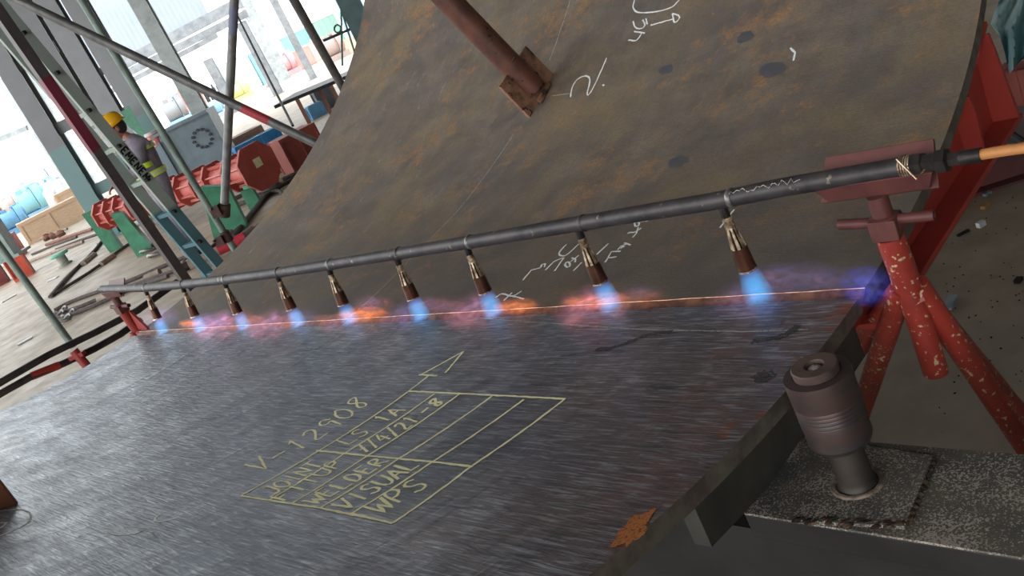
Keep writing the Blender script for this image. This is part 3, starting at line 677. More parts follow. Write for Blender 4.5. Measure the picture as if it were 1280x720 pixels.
pr += [(s_*.985, h1+(h2-h1)*.72), (s_, h2-.006), (s_*.985, h2), (s_*.72, h2+.001), (s_*.70, h2-.004), (s_*.6, h2-.004)]
MB().lathe(pr, o, Z_, 48).build('drum', M_roll, roll, ang=25)
cz = o+Z_*(h2-.004)
MB().lathe([(.0262*U, 0), (.0262*U, .0155), (.025*U, .017), (.0115*U, .017), (.0108*U, .014), (.0108*U, .006), (.0, .006)], cz, Z_, 36).build('cap', M_cap, roll, ang=25)
MB().ball(cz+Z_*.009, .011, .011, .006, 12, 6, jit=.1).build('plug', mat('pale_plug', (150, 140, 132), (96, 88, 84), rough=.8, sc=60), roll)
# web bar under the near edge
sb = thing('support_bar', CYL(.06, -.5, -TH-.05), 'dark steel bar on edge under the near rim of the lower plate', 'steel bar')
sE, _ = AS(872, 598)[1], 0
sl, sr_ = -.575, -.02
mb = MB(); N_ = 16; T_ = []; B_ = []
for k in range(N_+1):
    s = sl+(sr_-sl)*k/N_; a = max(.02, aN(s)+.012); tpt = CYL(a, s, -TH-.001); T_.append(tpt); B_.append(tpt-Z_*.085)
vs = [];
for t_, b_ in zip(T_, B_): vs += [t_, b_, t_+A*.03, b_+A*.03]
fs_ = []
for k in range(N_):
    i, j = 4*k, 4*k+4; fs_ += [(i, i+1, j+1, j), (i+2, j+2, j+3, i+3), (i, j, j+2, i+2), (i+1, i+3, j+3, j+1)]
fs_ += [(0, 2, 3, 1), (4*N_, 4*N_+1, 4*N_+3, 4*N_+2)]
mb.add(vs, fs_).build('bar', mat('dark_bar', (78, 76, 70), (60, 58, 54), rough=.55, metal=.4, sc=7), sb)
# red cradle under the low part of the shell
cr = thing('cradle_frame', Vector((CYL(.6, -.3).x, CYL(.6, -.3).y, 0)), 'dark red cradle frame under the lower plate, mostly in shadow', 'steel frame')
for a_ in (1.1, 1.9, 2.8):
    T_ = [CYL(a_, s, -TH-.001) for s in [-1.2+1.1*k/10 for k in range(11)]]
    mb = MB(); zb = min(p.z for p in T_)-.16
    mb.prism(T_+[Vector((T_[-1].x, T_[-1].y, zb)), Vector((T_[0].x, T_[0].y, zb))], A*.02).build('web_plate', M_red2, cr)
    mb = MB().beam(Vector((T_[-1].x, T_[-1].y, zb)), Vector((T_[0].x, T_[0].y, zb)), .15, .015); mb.build('bottom_flange', M_red2, cr)
    for k in (1, 9):
        c = T_[k]; MB().beam(Vector((c.x, c.y, 0)), Vector((c.x, c.y, zb)), .11, .11, P).build('leg', M_red2, cr)
# ------------------------------------------------------------------ floor, hall
def floor_mat():
    t = NT('dusty_concrete'); v = t.coord('Object'); b = t.noise(v, .5, 5, .6); m_ = t.noise(v, 3.2, 6, .65); fn = t.noise(v, 60, 3)
    c = t.mix(t.ramp(m_, .38, .65), lin((170, 152, 132)), lin((144, 129, 112)))
    c = t.mix(t.math('MULTIPLY', t.ramp(b, .45, .62), .55), c, lin((172, 160, 144)))
    sp = t.ramp(t.noise(v, 14, 4, .7), .67, .71); c = t.mix(t.math('MULTIPLY', sp, .5), c, lin((96, 88, 80)))
    return t.bsdf(c, t.ramp(m_, .3, .7, .45, .7), 0, fn, .2, .003)
struct(MB().box(Vector((8, 40, -.1)), 110, 120, .2).build('floor', floor_mat(), loc=(0, 0, 0)))
M_sheet = NT('translucent_roof_sheet'); v = M_sheet.coord('Object')
w1 = M_sheet.n('ShaderNodeTexWave', wave_type='BANDS', bands_direction='X'); M_sheet.link(v, w1.inputs[0]); w1.inputs['Scale'].default_value = 1.3
M_sheet = M_sheet.bsdf(M_sheet.mix(M_sheet.noise(v, .7, 3), lin((150, 160, 172)), lin((176, 184, 192))), .5, 0, w1.outputs[1], .6, .03)
M_roof = mat('grey_roof', (120, 122, 124), rough=.7, sc=2)
ROOFZ = 8.5
struct(MB().box(Vector((1.5, 13, ROOFZ+.1)), 26, 48, .2).build('ceiling', M_roof, loc=(0, 0, ROOFZ)))
struct(MB().box(Vector((9.5, 10, 3.9)), .2, 44, 9.2).build('unseen_wall_right', mat('grey_cladding', (96, 98, 98), rough=.7, sc=2), loc=(9.5, 10, 0)))  # unseen wall, closed in to make the right side darker
struct(MB().box(Vector((4.6, -8.6, 3.9)), 9.6, .2, 9.2).build('unseen_wall_back', mat('grey_cladding_back', (96, 98, 98), rough=.7, sc=2), loc=(4, -8.6, 0)))  # unseen partial wall behind the camera, also there to darken the right
# upper wall sheeting far away, seen above the opening
FY = PT(220, 40, 45)
xl, xr_ = PT(60, 130, 45).x, PT(262, 20, 45).x; ze = PT(220, 48, 45).z
up_w = MB().box(Vector(((xl+xr_)/2, FY.y, ze+3.2)), xr_-xl, .12, 6.4).build('wall_far', M_sheet, loc=(xl, FY.y, 0)); struct(up_w)
M_gir = mat('pale_girder', (160, 164, 168), (130, 134, 140), rough=.5, sc=3)
M_col = NT('column_paint'); v = M_col.coord('Object'); sp_ = M_col.n('ShaderNodeSeparateXYZ'); M_col.link(v, sp_.inputs[0])
M_col = M_col.bsdf(M_col.mix(M_col.ramp(sp_.outputs[2], 1.84, 1.86), lin((108, 136, 138)), M_col.mix(M_col.noise(v, 3, 4), lin((132, 134, 136)), lin((112, 112, 116)))), .5)
M_lcol = mat('light_column_paint', (172, 178, 178), (146, 152, 154), rough=.5, sc=3)
M_green = mat('green_paint', (54, 128, 92), (40, 104, 76), rough=.5, sc=6)
def k_beams(name, lab, cat, x0, y0, x1, y1, z, r, m, group=None, z1=None):
    a, b = PT(x0, y0, z), PT(x1, y1, z1 or z); t = MB().beam(a, b, r*2, r*3).build(name, m, loc=a); return tag(t, lab, cat, group)
for k, (x0, y0, x1, y1, r, lb) in enumerate(((138, 92, 292, 8, .16, 'upper'), (146, 100, 300, 22, .11, 'middle'), (150, 112, 262, 50, .07, 'lowest'))):
    k_beams('crane_girder', '%s of three pale girders under the far sheeted wall' % lb, 'girder', x0-60, y0+28, x1+10, y1-6, 43-k, r, M_gir)
# battened columns at the left
def column(name, px, py, z, w, label, m, d=None, twin=0, toph=9.5, base=0., navy=False, yaw=0.):
    c = PT(px, py, z); b = Vector((c.x, c.y, 0)); t = thing(name, b, label, 'column')
    s, cs = math.sin(yaw), math.cos(yaw); u = Vector((cs, s, 0)); vv = Vector((-s, cs, 0)); d = d or w
    offs = [0] if not twin else [-twin/2, twin/2]
    for o_ in offs:
        mb = MB(); q = b+u*o_
        (mb.beam if base else (lambda a, b, w_, d_, v_: mb.ibeam(a, b, w_, d_, .03, v_)))(q+Z_*base, q+Z_*toph, w, d, vv)
        mb.build('chord', m, t)
    MB().box(b+Z_*(.02+base), (twin or 0)+w+.2, d+.2, .04, (u, vv, Z_)).build('base_plate', m, t)
    if twin:
        for k in range(7):
            MB().box(b+Z_*(.9+1.25*k), twin+w*.9, .02, .22, (u, vv, Z_)).build('batten', m, t)
    return t
column('steel_column', 40, 80, 16.5, .34, 'broad grey twin column with teal base, far left, behind the ladder', M_col, d=.3, twin=.76)
column('steel_column', 122, 80, 27, .60, 'grey twin column with narrow gaps, just right of the ladder top', M_col, d=.4, twin=.74)
column('steel_column', 203, 55, 27, .45, 'pale bolted column left of the bare diagonal pole, near the girders', M_lcol, d=.4)
column('steel_column', 320, 30, 70, .95, 'pale bolted column rising behind the upright scaffold pole', M_lcol, d=.3)
column('steel_column', 440, 10, 11, .26, 'dark teal column partly behind the top left edge of the upper plate', mat('dark_teal_paint', (74, 98, 98), rough=.5), d=.25)
column('steel_column', -12, 285, 13.5, .28, 'green grey column with red base cut by the left border', mat('grey_green_paint', (150, 168, 162), rough=.5), d=.28, toph=2.4, base=.7)
# pale far columns and outdoor frames in the haze
for k, (x, y, z, w, lb) in enumerate(((268, 90, 52, .5, 'slim pale post in the haze left of the upright pole'), (318, 60, 48, .5, 'slim pale post in the haze behind the second column'), (352, 20, 46, .35, 'slim pale post in the haze between two dark poles'), (33, 130, 30, .16, 'thin pale post far out at the left border'))):
    column('distant_post', x, y, z, w, lb, M_gir, toph=[3.2, 4, 8, 9][k])

# ------------------------------------------------------------------ scaffold poles
M_pole = mat('grey_galvanised_tube', (116, 114, 112), (92, 90, 90), rough=.45, metal=.4, sc=16)
M_pole2 = mat('green_grey_tube', (122, 136, 126), (100, 110, 104), rough=.5, metal=.3, sc=12)
M_dpole = mat('dark_steel_strip', (92, 84, 84), (78, 72, 74), rough=.5, metal=.3, sc=12)
M_rband = mat('dark_red_band', (142, 40, 56), rough=.5); M_coup = mat('rusty_coupler', (92, 66, 60), (70, 54, 52), rough=.6, metal=.4, sc=40)
def pole(pts, r, m, label, bands=(), coup=(), name='scaffold_pole', grp='scaffold poles', down=False):
    w = [PT(*p) for p in pts]; d = (w[-1]-w[0]).normalized()
    if down: w[-1] = w[-1]+d*(w[-1].z-.0)/-d.z
    t = thing(name, w[0], label, 'pole', grp)
    MB().tube([w[0]+(w[-1]-w[0])*k/4 for k in range(5)], r, 16).build('tube', m, t)
    for f0, f1, bm_ in bands: MB().tube([w[0]+(w[-1]-w[0])*f0, w[0]+(w[-1]-w[0])*f1], r*1.02, 16).build('painted_band', bm_, t)
    for f0 in coup:
        c = w[0]+(w[-1]-w[0])*f0; mb = MB().lathe([(r*1.05, -.04), (r*1.45, -.035), (r*1.45, .035), (r*1.05, .04)], c, d, 12)
        mb.box(c+d.orthogonal()*r*1.8, .05, .05, .06); mb.tube([c-d*.02+d.orthogonal()*r*1.2, c-d*.02+d.orthogonal()*(r*3.2)], .009, 8); mb.build('coupler', M_coup, t)
    return t
pole([(14, -4, 4.6), (398, 181, 4.9)], .0235, M_pole, 'long grey diagonal pole with a red band crossing in front of the man', bands=((.74, .83, mat('red_band', (176, 62, 70), rough=.5)),))
pole([(293, -4, 4.7), (280, 270, 5.2)], .0235, M_pole, 'nearly upright grey pole with a blue smudge near its top', bands=((.04, .16, mat('faded_blue_band', (112, 112, 136), rough=.5)),), coup=(.97,))
pole([(364, -6, 4.8), (430, 112, 5.4)], .0245, M_pole, 'dark grey pole slanting down to the upper plate edge', bands=(), down=True)
pole([(98, -6, 5.6), (281, 292, 6.2)], .0235, M_pole2, 'green grey pole slanting down right of the man', coup=(.70,), down=True)
def strip(p0, p1, w_, h_, m, label, bands=(), name='steel_upright'):
    a, b = PT(*p0), PT(*p1); b = b+(b-a)*(b.z/(a.z-b.z)); t = thing(name, a, label, 'post'); MB().beam(a, b, w_, h_, P).build('angle_bar', m, t)
    for f0, f1, bm_ in bands: MB().beam(a+(b-a)*f0, a+(b-a)*f1, w_*1.03, h_*1.03, P).build('painted_band', bm_, t)
    return t
strip((-8, 6, 4.2), (232, 350, 5.3), .05, .05, M_dpole, 'dark upright bar with a wine red band, in front of the ladder', bands=((.15, .32, mat('wine_band', (120, 44, 62), rough=.5)),))
pole([(-6, 300, 4.9), (92, 434, 5.1)], .020, M_pole2, 'short green grey pole at the left border ending on the black bars')
tag(MB().tube([PT(297, 20, 20), PT(337, 100, 17), PT(366, 157, 14)], .022, 6).build('hanging_cable', mat('black_cable', (52, 54, 56)), loc=PT(297, 20, 20)), 'thin black cable hanging past the pale column', 'cable')

# ------------------------------------------------------------------ ladder
M_lad = NT('ladder_paint'); v = M_lad.coord('Object'); sp_ = M_lad.n('ShaderNodeSeparateXYZ'); M_lad.link(v, sp_.inputs[0])
M_lad = M_lad.bsdf(M_lad.mix(M_lad.ramp(sp_.outputs[2], -1.30, -1.27), M_lad.mix(M_lad.noise(v, 6, 4), lin((88, 124, 132)), lin((72, 110, 120))), M_lad.mix(M_lad.noise(v, 8, 4), lin((158, 168, 160)), lin((140, 150, 142)))), .5)
b1p = [(-5, -12), (30, 41), (70, 89), (108, 136), (145, 180), (181, 222), (215, 265), (250, 302), (278, 338)]
l1p = [(-40, -4), (22, 52), (58, 97), (92, 144), (124, 190), (160, 231), (194, 272), (225, 309), (250, 344)]
za = [5.15+.0*k for k in range(9)]
def zl(k): return 5.2*(1+.031*k)
R1_ = [PT(x, y, zl(k)) for k, (x, y) in enumerate(b1p)]; L1_ = [PT(x, y, zl(k)*1.02) for k, (x, y) in enumerate(l1p)]
def fit(ps):
    a, b = ps[0], ps[-1]; return a, b
ra, rb = R1_[1], R1_[7]; la, lb_ = L1_[1], L1_[7]
rd = (rb-ra)/6; ld = (lb_-la)/6
lad = thing('ladder', ra, 'grey and teal metal ladder lettered in black, leaning left of the man', 'ladder')
ud = rd.normalized(); sdv = (la-ra); sdv = (sdv-ud*sdv.dot(ud)).normalized(); nv = ud.cross(sdv)
def rail(o, dvec):
    MB().box(o+dvec*3.2, (dvec*9.6).length, .028, .075, (ud, sdv, nv)).build('rail', M_lad, lad, bevel=.003)
rail(ra, rd); rail(la, ld)
for k in range(-1, 8):
    a_, b_ = ra+rd*k, la+ld*k
    MB().box((a_+b_)/2, (a_-b_).length, .035, .028, ((a_-b_).normalized(), nv, ((a_-b_).normalized()).cross(nv))).build('rung', M_lad, lad, bevel=.002)
    MB().box(a_-sdv*.0-nv*.0+(CAM-a_).normalized()*.04, .02, .03, .02, (ud, sdv, nv)).build('bolt', M_slot, lad)
# black letters on the rail face
mb = MB(); face = nv if nv.dot(CAM-ra) > 0 else -nv
fside = -sdv if (-sdv).dot(CAM-ra) > 0 else sdv
use_n = True
FC = fside*.0155
o_ = ra+rd*3.08; L_ = rd*.93
updir = (PT(152, 186, 5.8)-PT(147, 190, 5.8)).normalized()
wv = updir-ud*updir.dot(ud); wv = (wv-fside*wv.dot(fside)).normalized()
txt = 'EMENEM'; cw = L_.length/(6*1.3)
for i, ch in enumerate(txt):
    for st in GL[ch]:
        for (x0, y0), (x1, y1) in zip(st[:-1], st[1:]):
            pa = o_+ud*((i*1.3+x0)*cw)+wv*((y0-.5)*.048)+FC; pb = o_+ud*((i*1.3+x1)*cw)+wv*((y1-.5)*.048)+FC
            mb.beam(pa, pb, .010, .003, fside)
mb.build('lettering', M_slot, lad, smooth=False)

# ------------------------------------------------------------------ the man
def skin_body(name, verts, edges, radii, m, parent, root=0, sub=2):
    me = bpy.data.meshes.new(name); me.from_pydata([Vector(v) for v in verts], edges, [])
    o = bpy.data.objects.new(name, me); COL.objects.link(o); o.parent = parent; me.materials.append(m)
    sk = o.modifiers.new('skin', 'SKIN')
    for i, r in enumerate(radii):
        d = me.skin_vertices[0].data[i]; d.radius = r if isinstance(r, tuple) else (r, r); d.use_root = (i == root)
    sk.use_smooth_shade = True
    s2 = o.modifiers.new('sub', 'SUBSURF'); s2.levels = sub; s2.render_levels = sub
    ROOT[o.name] = ROOT[parent.name]; return o
mz = PT(154, 158, 10.0); mb0 = Vector((mz.x, mz.y, 0))
man_ = thing('person', mb0, 'person in grey coverall and yellow hard hat standing behind the ladder, looking down', 'person')
man_.rotation_euler = (0, 0, PI/2+.35); man_.scale = (1.06, 1.06, 1.03)                     # local +y is the way he faces: image left, a little to us
M_skin = mat('skin', (150, 104, 84), (132, 88, 72), rough=.5, sc=6, bump=.05)
M_cov = mat('grey_lilac_coverall', (138, 128, 140), (112, 104, 116), rough=.85, sc=9, bump=.3, bd=.01)
vs = [(0, 0, .95), (0, .0, 1.12), (0, -.02, 1.30), (0, -.02, 1.42), (0, .015, 1.50), (0, .045, 1.56),      # 0-5 pelvis..head base
      (.10, 0, .90), (.11, .03, .50), (.11, -.03, .09), (.11, .10, .045),                                   # right leg 6-9
      (-.10, 0, .90), (-.12, .06, .50), (-.13, .08, .09), (-.13, .20, .045),                                 # left leg 10-13
      (.17, -.02, 1.40), (.23, .02, 1.14), (.22, .20, .98), (.215, .27, .955),                                # arm (camera side when facing left) 14-17
      (-.17, -.02, 1.40), (-.24, .08, 1.16), (-.17, .30, 1.12), (-.155, .37, 1.12)]                            # 18-21
ed_ = [(0, 1), (1, 2), (2, 3), (3, 4), (4, 5), (0, 6), (6, 7), (7, 8), (8, 9), (0, 10), (10, 11), (11, 12), (12, 13), (3, 14), (14, 15), (15, 16), (16, 17), (3, 18), (18, 19), (19, 20), (20, 21)]
rad = [(.14, .11), (.135, .105), (.155, .115), (.12, .09), .052, .05, .085, .06, .045, .04, .085, .06, .045, .04, .062, .048, .034, .028, .062, .048, .034, .028]
bv = list(vs); be = list(ed_); brd = list(rad)
for (w_i, sx_) in ((17, 1), (21, -1)):
    wx, wy, wz = vs[w_i]
    for f_ in range(4):
        fx = (f_-1.5)*.018; n0 = len(bv)
        bv += [(wx+fx, wy+.055, wz-.008), (wx+fx*1.1, wy+.085-.004*abs(f_-1.5), wz-.03), (wx+fx*1.05, wy+.088, wz-.058)]
        be += [(w_i, n0), (n0, n0+1), (n0+1, n0+2)]; brd += [.011, .0095, .008]
    n0 = len(bv); bv += [(wx-sx_*.035, wy+.03, wz-.004), (wx-sx_*.042, wy+.06, wz-.02)]; be += [(w_i, n0), (n0, n0+1)]; brd += [.012, .009]
skin_body('body', bv, be, brd, M_skin, man_)
cv = vs[:5]+[vs[6], vs[7], (vs[8][0], vs[8][1], .08)]+[vs[10], vs[11], (vs[12][0], vs[12][1], .08)]+vs[14:17]+vs[18:21]
ce = [(0, 1), (1, 2), (2, 3), (3, 4), (0, 5), (5, 6), (6, 7), (0, 8), (8, 9), (9, 10), (3, 11), (11, 12), (12, 13), (3, 14), (14, 15), (15, 16)]
crd = [(.19, .165), (.18, .155), (.20, .17), (.17, .135), .066, .125, .095, .08, .12, .095, .08, .09, .075, .055, .09, .075, .055]
skin_body('coverall', cv, ce, crd, M_cov, man_)
def loc_mb(mb, name, m, parent=man_):
    me = bpy.data.meshes.new(name); me.from_pydata(mb.v, [], mb.f); me.materials.append(m); me.polygons.foreach_set('use_smooth', [True]*len(me.polygons))
    o = bpy.data.objects.new(name, me); COL.objects.link(o); o.parent = parent; ROOT[o.name] = Vector((0, 0, 0)); return o
hc = Vector((0, .07, 1.625)); tilt = Matrix.Rotation(-.22, 4, 'X')
mb = MB().ball(Vector((0, 0, 0)), .078, .096, .118, 20, 14)
for i, v_ in enumerate(mb.v):                              # shape chin, jaw, brow and nose
    if v_.z < -.02: v_.x *= 1-.35*min(1, (-v_.z-.02)/.09); v_.y += .012*(-v_.z)/.1
    if v_.y > .06 and abs(v_.x) < .05: v_.y += .006 if -.03 < v_.z < .03 else 0
mb.add([Vector((-.013, .088, -.03)), Vector((.013, .088, -.03)), Vector((0, .095, .018)), Vector((0, .122, -.027))], [(0, 3, 2), (3, 1, 2), (0, 1, 3)])
for g in (-1, 1): mb.ball(Vector((g*.079, -.005, -.005)), .010, .02, .032, 8, 6)
for v_ in mb.v: v_[:] = (tilt @ v_)+hc
head = loc_mb(mb, 'head', M_skin)
mb = MB()
for g in (-1, 1): mb.ball(Vector((g*.03, .092, .012)), .012, .006, .006, 8, 6)
mb.ball(Vector((0, .091, -.062)), .024, .007, .006, 8, 6)
for v_ in mb.v: v_[:] = (tilt @ v_)+hc
loc_mb(mb, 'eyes_and_mouth', mat('dark_features', (84, 52, 46)), head)
mb = MB().ball(Vector((0, -.018, .012)), .084, .094, .105, 16, 10)
mb.v = [v_ if not (v_.y > .045 and v_.z < .06) else Vector((v_.x, .04, v_.z)) for v_ in mb.v]
for v_ in mb.v: v_[:] = (tilt @ v_)+hc
loc_mb(mb, 'hair', mat('dark_hair', (44, 36, 34), rough=.7), head)
mb = MB(); pr = [(.115, .030), (.113, .06), (.105, .10), (.085, .135), (.05, .156), (.0, .162)]
mb.lathe(pr, Vector((0, -.005, .01)), Z_, 28)
for v_ in mb.v: v_.y *= 1.15
brim = []
n_ = 28
for k in range(n_):
    t = 2*PI*k/n_; e = .012+.05*max(0, math.sin(t))**2; brim.append(((.115+e)*math.cos(t), -.005+(.132+e*1.1)*math.sin(t), .036-.02*max(0, math.sin(t))))
mb.prism([Vector(b) for b in brim], Vector((0, 0, .008)))
mb.beam(Vector((0, -.12, .12)), Vector((0, .0, .176)), .03, .012); mb.beam(Vector((0, .0, .176)), Vector((0, .12, .12)), .03, .012)
for v_ in mb.v: v_[:] = (tilt @ v_)+hc
tag(loc_mb(mb, 'hard_hat', mat('yellow_plastic', (236, 176, 30), (222, 158, 24), rough=.35, sc=3, bump=.02)), 'yellow hard hat')
M_lime = mat('lime_reflective', (206, 224, 60), (190, 212, 60), rough=.5); M_sil = mat('silver_reflective', (200, 204, 206), rough=.3)
for (zc_, rx, ry, yo) in ((1.06, .197, .166, 0), (1.34, .195, .162, -.02)):
    for dz, m_, nm in ((0, M_lime, 'lime_band'), (.0, M_sil, 'silver_stripe')):
        mb = MB(); n_ = 32; hw, ex = (.032, 0) if m_ is M_lime else (.010, .004); vs_ = []
        for hh in (-hw, hw):
            for k in range(n_): vs_.append((( rx+.008+ex)*math.cos(2*PI*k/n_), yo+(ry+.008+ex)*math.sin(2*PI*k/n_), zc_+hh))
        mb.add(vs_, [(k, (k+1) % n_, n_+(k+1) % n_, n_+k) for k in range(n_)]); loc_mb(mb, nm, m_)
for g in (-1, 1):
    mb = MB().tube([(g*.235, .03, 1.20), (g*.236, .035, 1.145)], [.082, .080], 14, cap=False); loc_mb(mb, 'sleeve_band', M_lime)
for (x_, y_) in ((.11, .02), (-.13, .13)):
    mb = MB().ball(Vector((x_, y_+.045, .05)), .055, .145, .05, 14, 8)
    for v_ in mb.v: v_.z = max(v_.z, 0.0)
    mb.tube([(x_, y_-.045, .04), (x_, y_-.05, .16)], .056, 12); loc_mb(mb, 'boot', mat('dark_boot', (52, 44, 42), rough=.6))
SKY = 2.6; EXPO = .62
# ------------------------------------------------------------------ yard clutter behind
def yaw_axes(y): return Vector((math.cos(y), math.sin(y), 0)), Vector((-math.sin(y), math.cos(y), 0)), Z_
def mpp(b): return (b-CAM).dot(toW(Vector((0, 0, 1))))/F      # metres per pixel at b
M_wood = mat('crate_wood', (196, 156, 116), (170, 128, 92), rough=.8, sc=10, sx=(1, 1, 6), bump=.3)
M_blue = mat('machine_blue', (54, 128, 178), (44, 108, 156), rough=.45, sc=4)
M_teal = mat('teal_paint', (40, 150, 170), (36, 132, 150), rough=.5, sc=4)
M_gry = mat('blue_grey_paint', (124, 138, 146), (108, 122, 130), rough=.5, sc=3)
M_white = mat('white_wrap', (214, 214, 216), (186, 188, 194), rough=.5, sc=7, bump=.5, bd=.02)
M_orng = mat('orange_red_paint', (204, 84, 58), (180, 70, 50), rough=.5, sc=4)
M_pink = mat('pink_red_paint', (206, 96, 104), (190, 70, 80), rough=.5, sc=4)
M_yel = mat('yellow_paint', (224, 206, 70), (208, 188, 60), rough=.5, sc=4)
M_brn = mat('rust_brown', (130, 84, 66), (104, 70, 58), rough=.7, sc=6)
M_dk = mat('dark_metal', (66, 66, 72), (52, 54, 60), rough=.5, metal=.3, sc=6)
ZM = 90.
def far_haze(m, k): return pale(m, .5) if k > .033 else pale(m, .28) if k > .019 else m  # haze put into the colour: whiter with distance
def at(px, py, h=0.):                                     # floor point under a pixel, never farther than the yard reaches
    r = ray(px, py)
    if r.z < -1.6/ZM: return FL(px, py, h)
    q = CAM+r*ZM; EXTRA.append(q.z*F/ZM); return Vector((q.x, q.y, 0))
EXTRA = []
def ext(h):                                               # taller when its foot is below the pixel asked for
    e = max(0, EXTRA.pop()) if EXTRA else 0; EXTRA.clear(); return h+e
def crate(px, py, w, d, h, yaw, label, m=None, grp=None, nb=3, lift=0.):
    b = at(px, py); h = ext(h); k = mpp(b); w, d, h = w*k, d*k, h*k; u, v, z = yaw_axes(yaw); m = m or M_wood; b = b+Z_*lift; m = far_haze(m, k)
    t = thing('crate', b, label, 'crate', grp)
    MB().box(b+z*(h*.5+.03), w*.96, d*.96, h*.92, (u, v, z)).build('box', m, t)
    mb = MB()
    for i in range(nb):
        x = (i/(nb-1)-.5)*w*.94
        for g in (-1, 1): mb.box(b+u*x+v*(g*d*.49)+z*h*.5, .08, .03, h, (u, v, z))
    for zz in (.06, .94):
        for g in (-1, 1): mb.box(b+v*(g*d*.5)+z*h*zz, w, .03, .09, (u, v, z)); mb.box(b+u*(g*w*.49)+z*h*zz, .03, d, .09, (u, v, z))
    mb.build('batten', m, t)
    mb = MB()
    for g in (-1, 0, 1): mb.box(b+v*(g*d*.4)+z*.03, w, .1, .07, (u, v, z))
    mb.build('skid', m, t); return t
def steel_box(px, py, w, d, h, yaw, label, m, name='steel_box', cat='steel box', grp=None, ribs=4, lift=0.):
    b = at(px, py); h = ext(h); k = mpp(b); w, d, h = w*k, d*k, h*k; u, v, z = yaw_axes(yaw); b = b+Z_*lift; m = far_haze(m, k)
    t = thing(name, b, label, cat, grp)
    MB().box(b+z*h*.5, w, d, h, (u, v, z)).build('body', m, t, bevel=.01)
    mb = MB()
    for i in range(ribs):
        x = (i/(ribs-1)-.5)*w*.98
        for g in (-1, 1): mb.box(b+u*x+v*(g*(d*.5+.02))+z*h*.5, w*.02+.02, .04, h, (u, v, z))
    for g in (-1, 1): mb.box(b+v*(g*(d*.5+.02))+z*(h-.03), w*1.01, .05, .06, (u, v, z)); mb.box(b+v*(g*(d*.5+.02))+z*.03, w*1.01, .05, .06, (u, v, z))
    mb.build('rib', m, t); return t
def machine(px, py, w, h, yaw, label, m, m2=None, name='machine', cat='machine', grp=None, seed=0):
    b = at(px, py); h = ext(h); k = mpp(b); w, h = w*k, h*k; u, v, z = yaw_axes(yaw); rr = random.Random(seed+int(px)); m2 = m2 or m; m, m2 = (far_haze(m, k), far_haze(m2, k))
    t = thing(name, b, label, cat, grp); m2 = m2 or m
    MB().box(b+z*h*.1, w, w*.5, h*.2, (u, v, z)).build('base_frame', m2, t, bevel=.01)
    r = h*.32
    MB().lathe([(r*.9, 0), (r, .02), (r, w*.5), (r*1.12, w*.5), (r*1.12, w*.54), (r*.6, w*.56)], b-u*w*.42+z*(h*.2+r), u, 20).build('motor', m, t)
    MB().lathe([(r*1.25, 0), (r*1.3, .03), (r*1.3, w*.22), (r*.8, w*.26), (r*.8, w*.30)], b+u*w*.14+z*(h*.2+r*1.1), u, 20).build('pump_casing', m, t)
    MB().lathe([(r*.4, 0), (r*.4, h*.3), (r*.6, h*.3), (r*.6, h*.36)], b+u*w*.2+z*h*.6, z, 16).build('outlet_flange', m2, t)
    MB().box(b-u*w*.2+z*(h*.2+r*2.1), w*.2, w*.16, h*.14, (u, v, z)).build('terminal_box', m, t, bevel=.01)
    return t
# red flanged pipe on green saddles
pa, pb = PT(133, 268, 15.2), PT(322, 208, 12.2); ax = (pb-pa).normalized()
hl = (pb-pa).length
M_fp = mat('pale_red_primer', (196, 112, 104), (176, 86, 78), rough=.5, sc=3); M_fl = mat('red_flange', (172, 80, 70), (156, 66, 58), rough=.5, sc=4)
fp = thing('flanged_pipe', (pa+pb)/2, 'long red primed pipe with ribbed flange clusters on green saddles behind the man', 'pipe')
MB().tube([pa+(pb-pa)*(k/8) for k in range(9)], .155, 24).build('pipe_barrel', M_fp, fp)
def oct_plate(c, r, th, m, nm, parent):
    e1 = ax.cross(Z_).normalized(); e2 = e1.cross(ax).normalized()
    if e2.z < 0: e2 = -e2
    po = [(.5, 1), (-.5, 1), (-1, .45), (-1, -.45), (-.5, -1), (.5, -1), (1, -.45), (1, .45)]
    return MB().prism([c+e1*x*r+e2*y*r for x, y in po], ax*th).build(nm, m, parent)
for c0, fr in ((pa, [0.0, .08*hl, .16*hl, .25*hl, .34*hl]), (pb, [-.50*hl, -.41*hl, -.31*hl, -.23*hl, -.12*hl, 0.0])):
    for k, q_ in enumerate(fr):
        oct_plate(c0+ax*q_, .235 if (k not in (len(fr)-1,) or c0 is pa) else .30, .045, M_fl, 'flange', fp)
for c0, f0, f1 in ((pa, 0., .34*hl), (pb, -.5*hl, 0.)):
    mb = MB()
    for k in range(8):
        t = k*PI/4+.39; e1 = ax.cross(Z_).normalized(); e2 = e1.cross(ax); e = e1*math.cos(t)+e2*math.sin(t)
        mb.beam(c0+ax*f0+e*.19, c0+ax*f1+e*.19, .02, .04, e)
    mb.build('stiffening_bar', M_fp, fp)
e1 = ax.cross(Z_).normalized(); fcn = e1 if e1.dot(CAM-pb) > 0 else -e1
MB().box(pb+ax*.052+Z_*.05, .006, .12, .12, (ax, e1, Z_)).build('paper_note', mat('paper_note', (214, 204, 160)), fp)
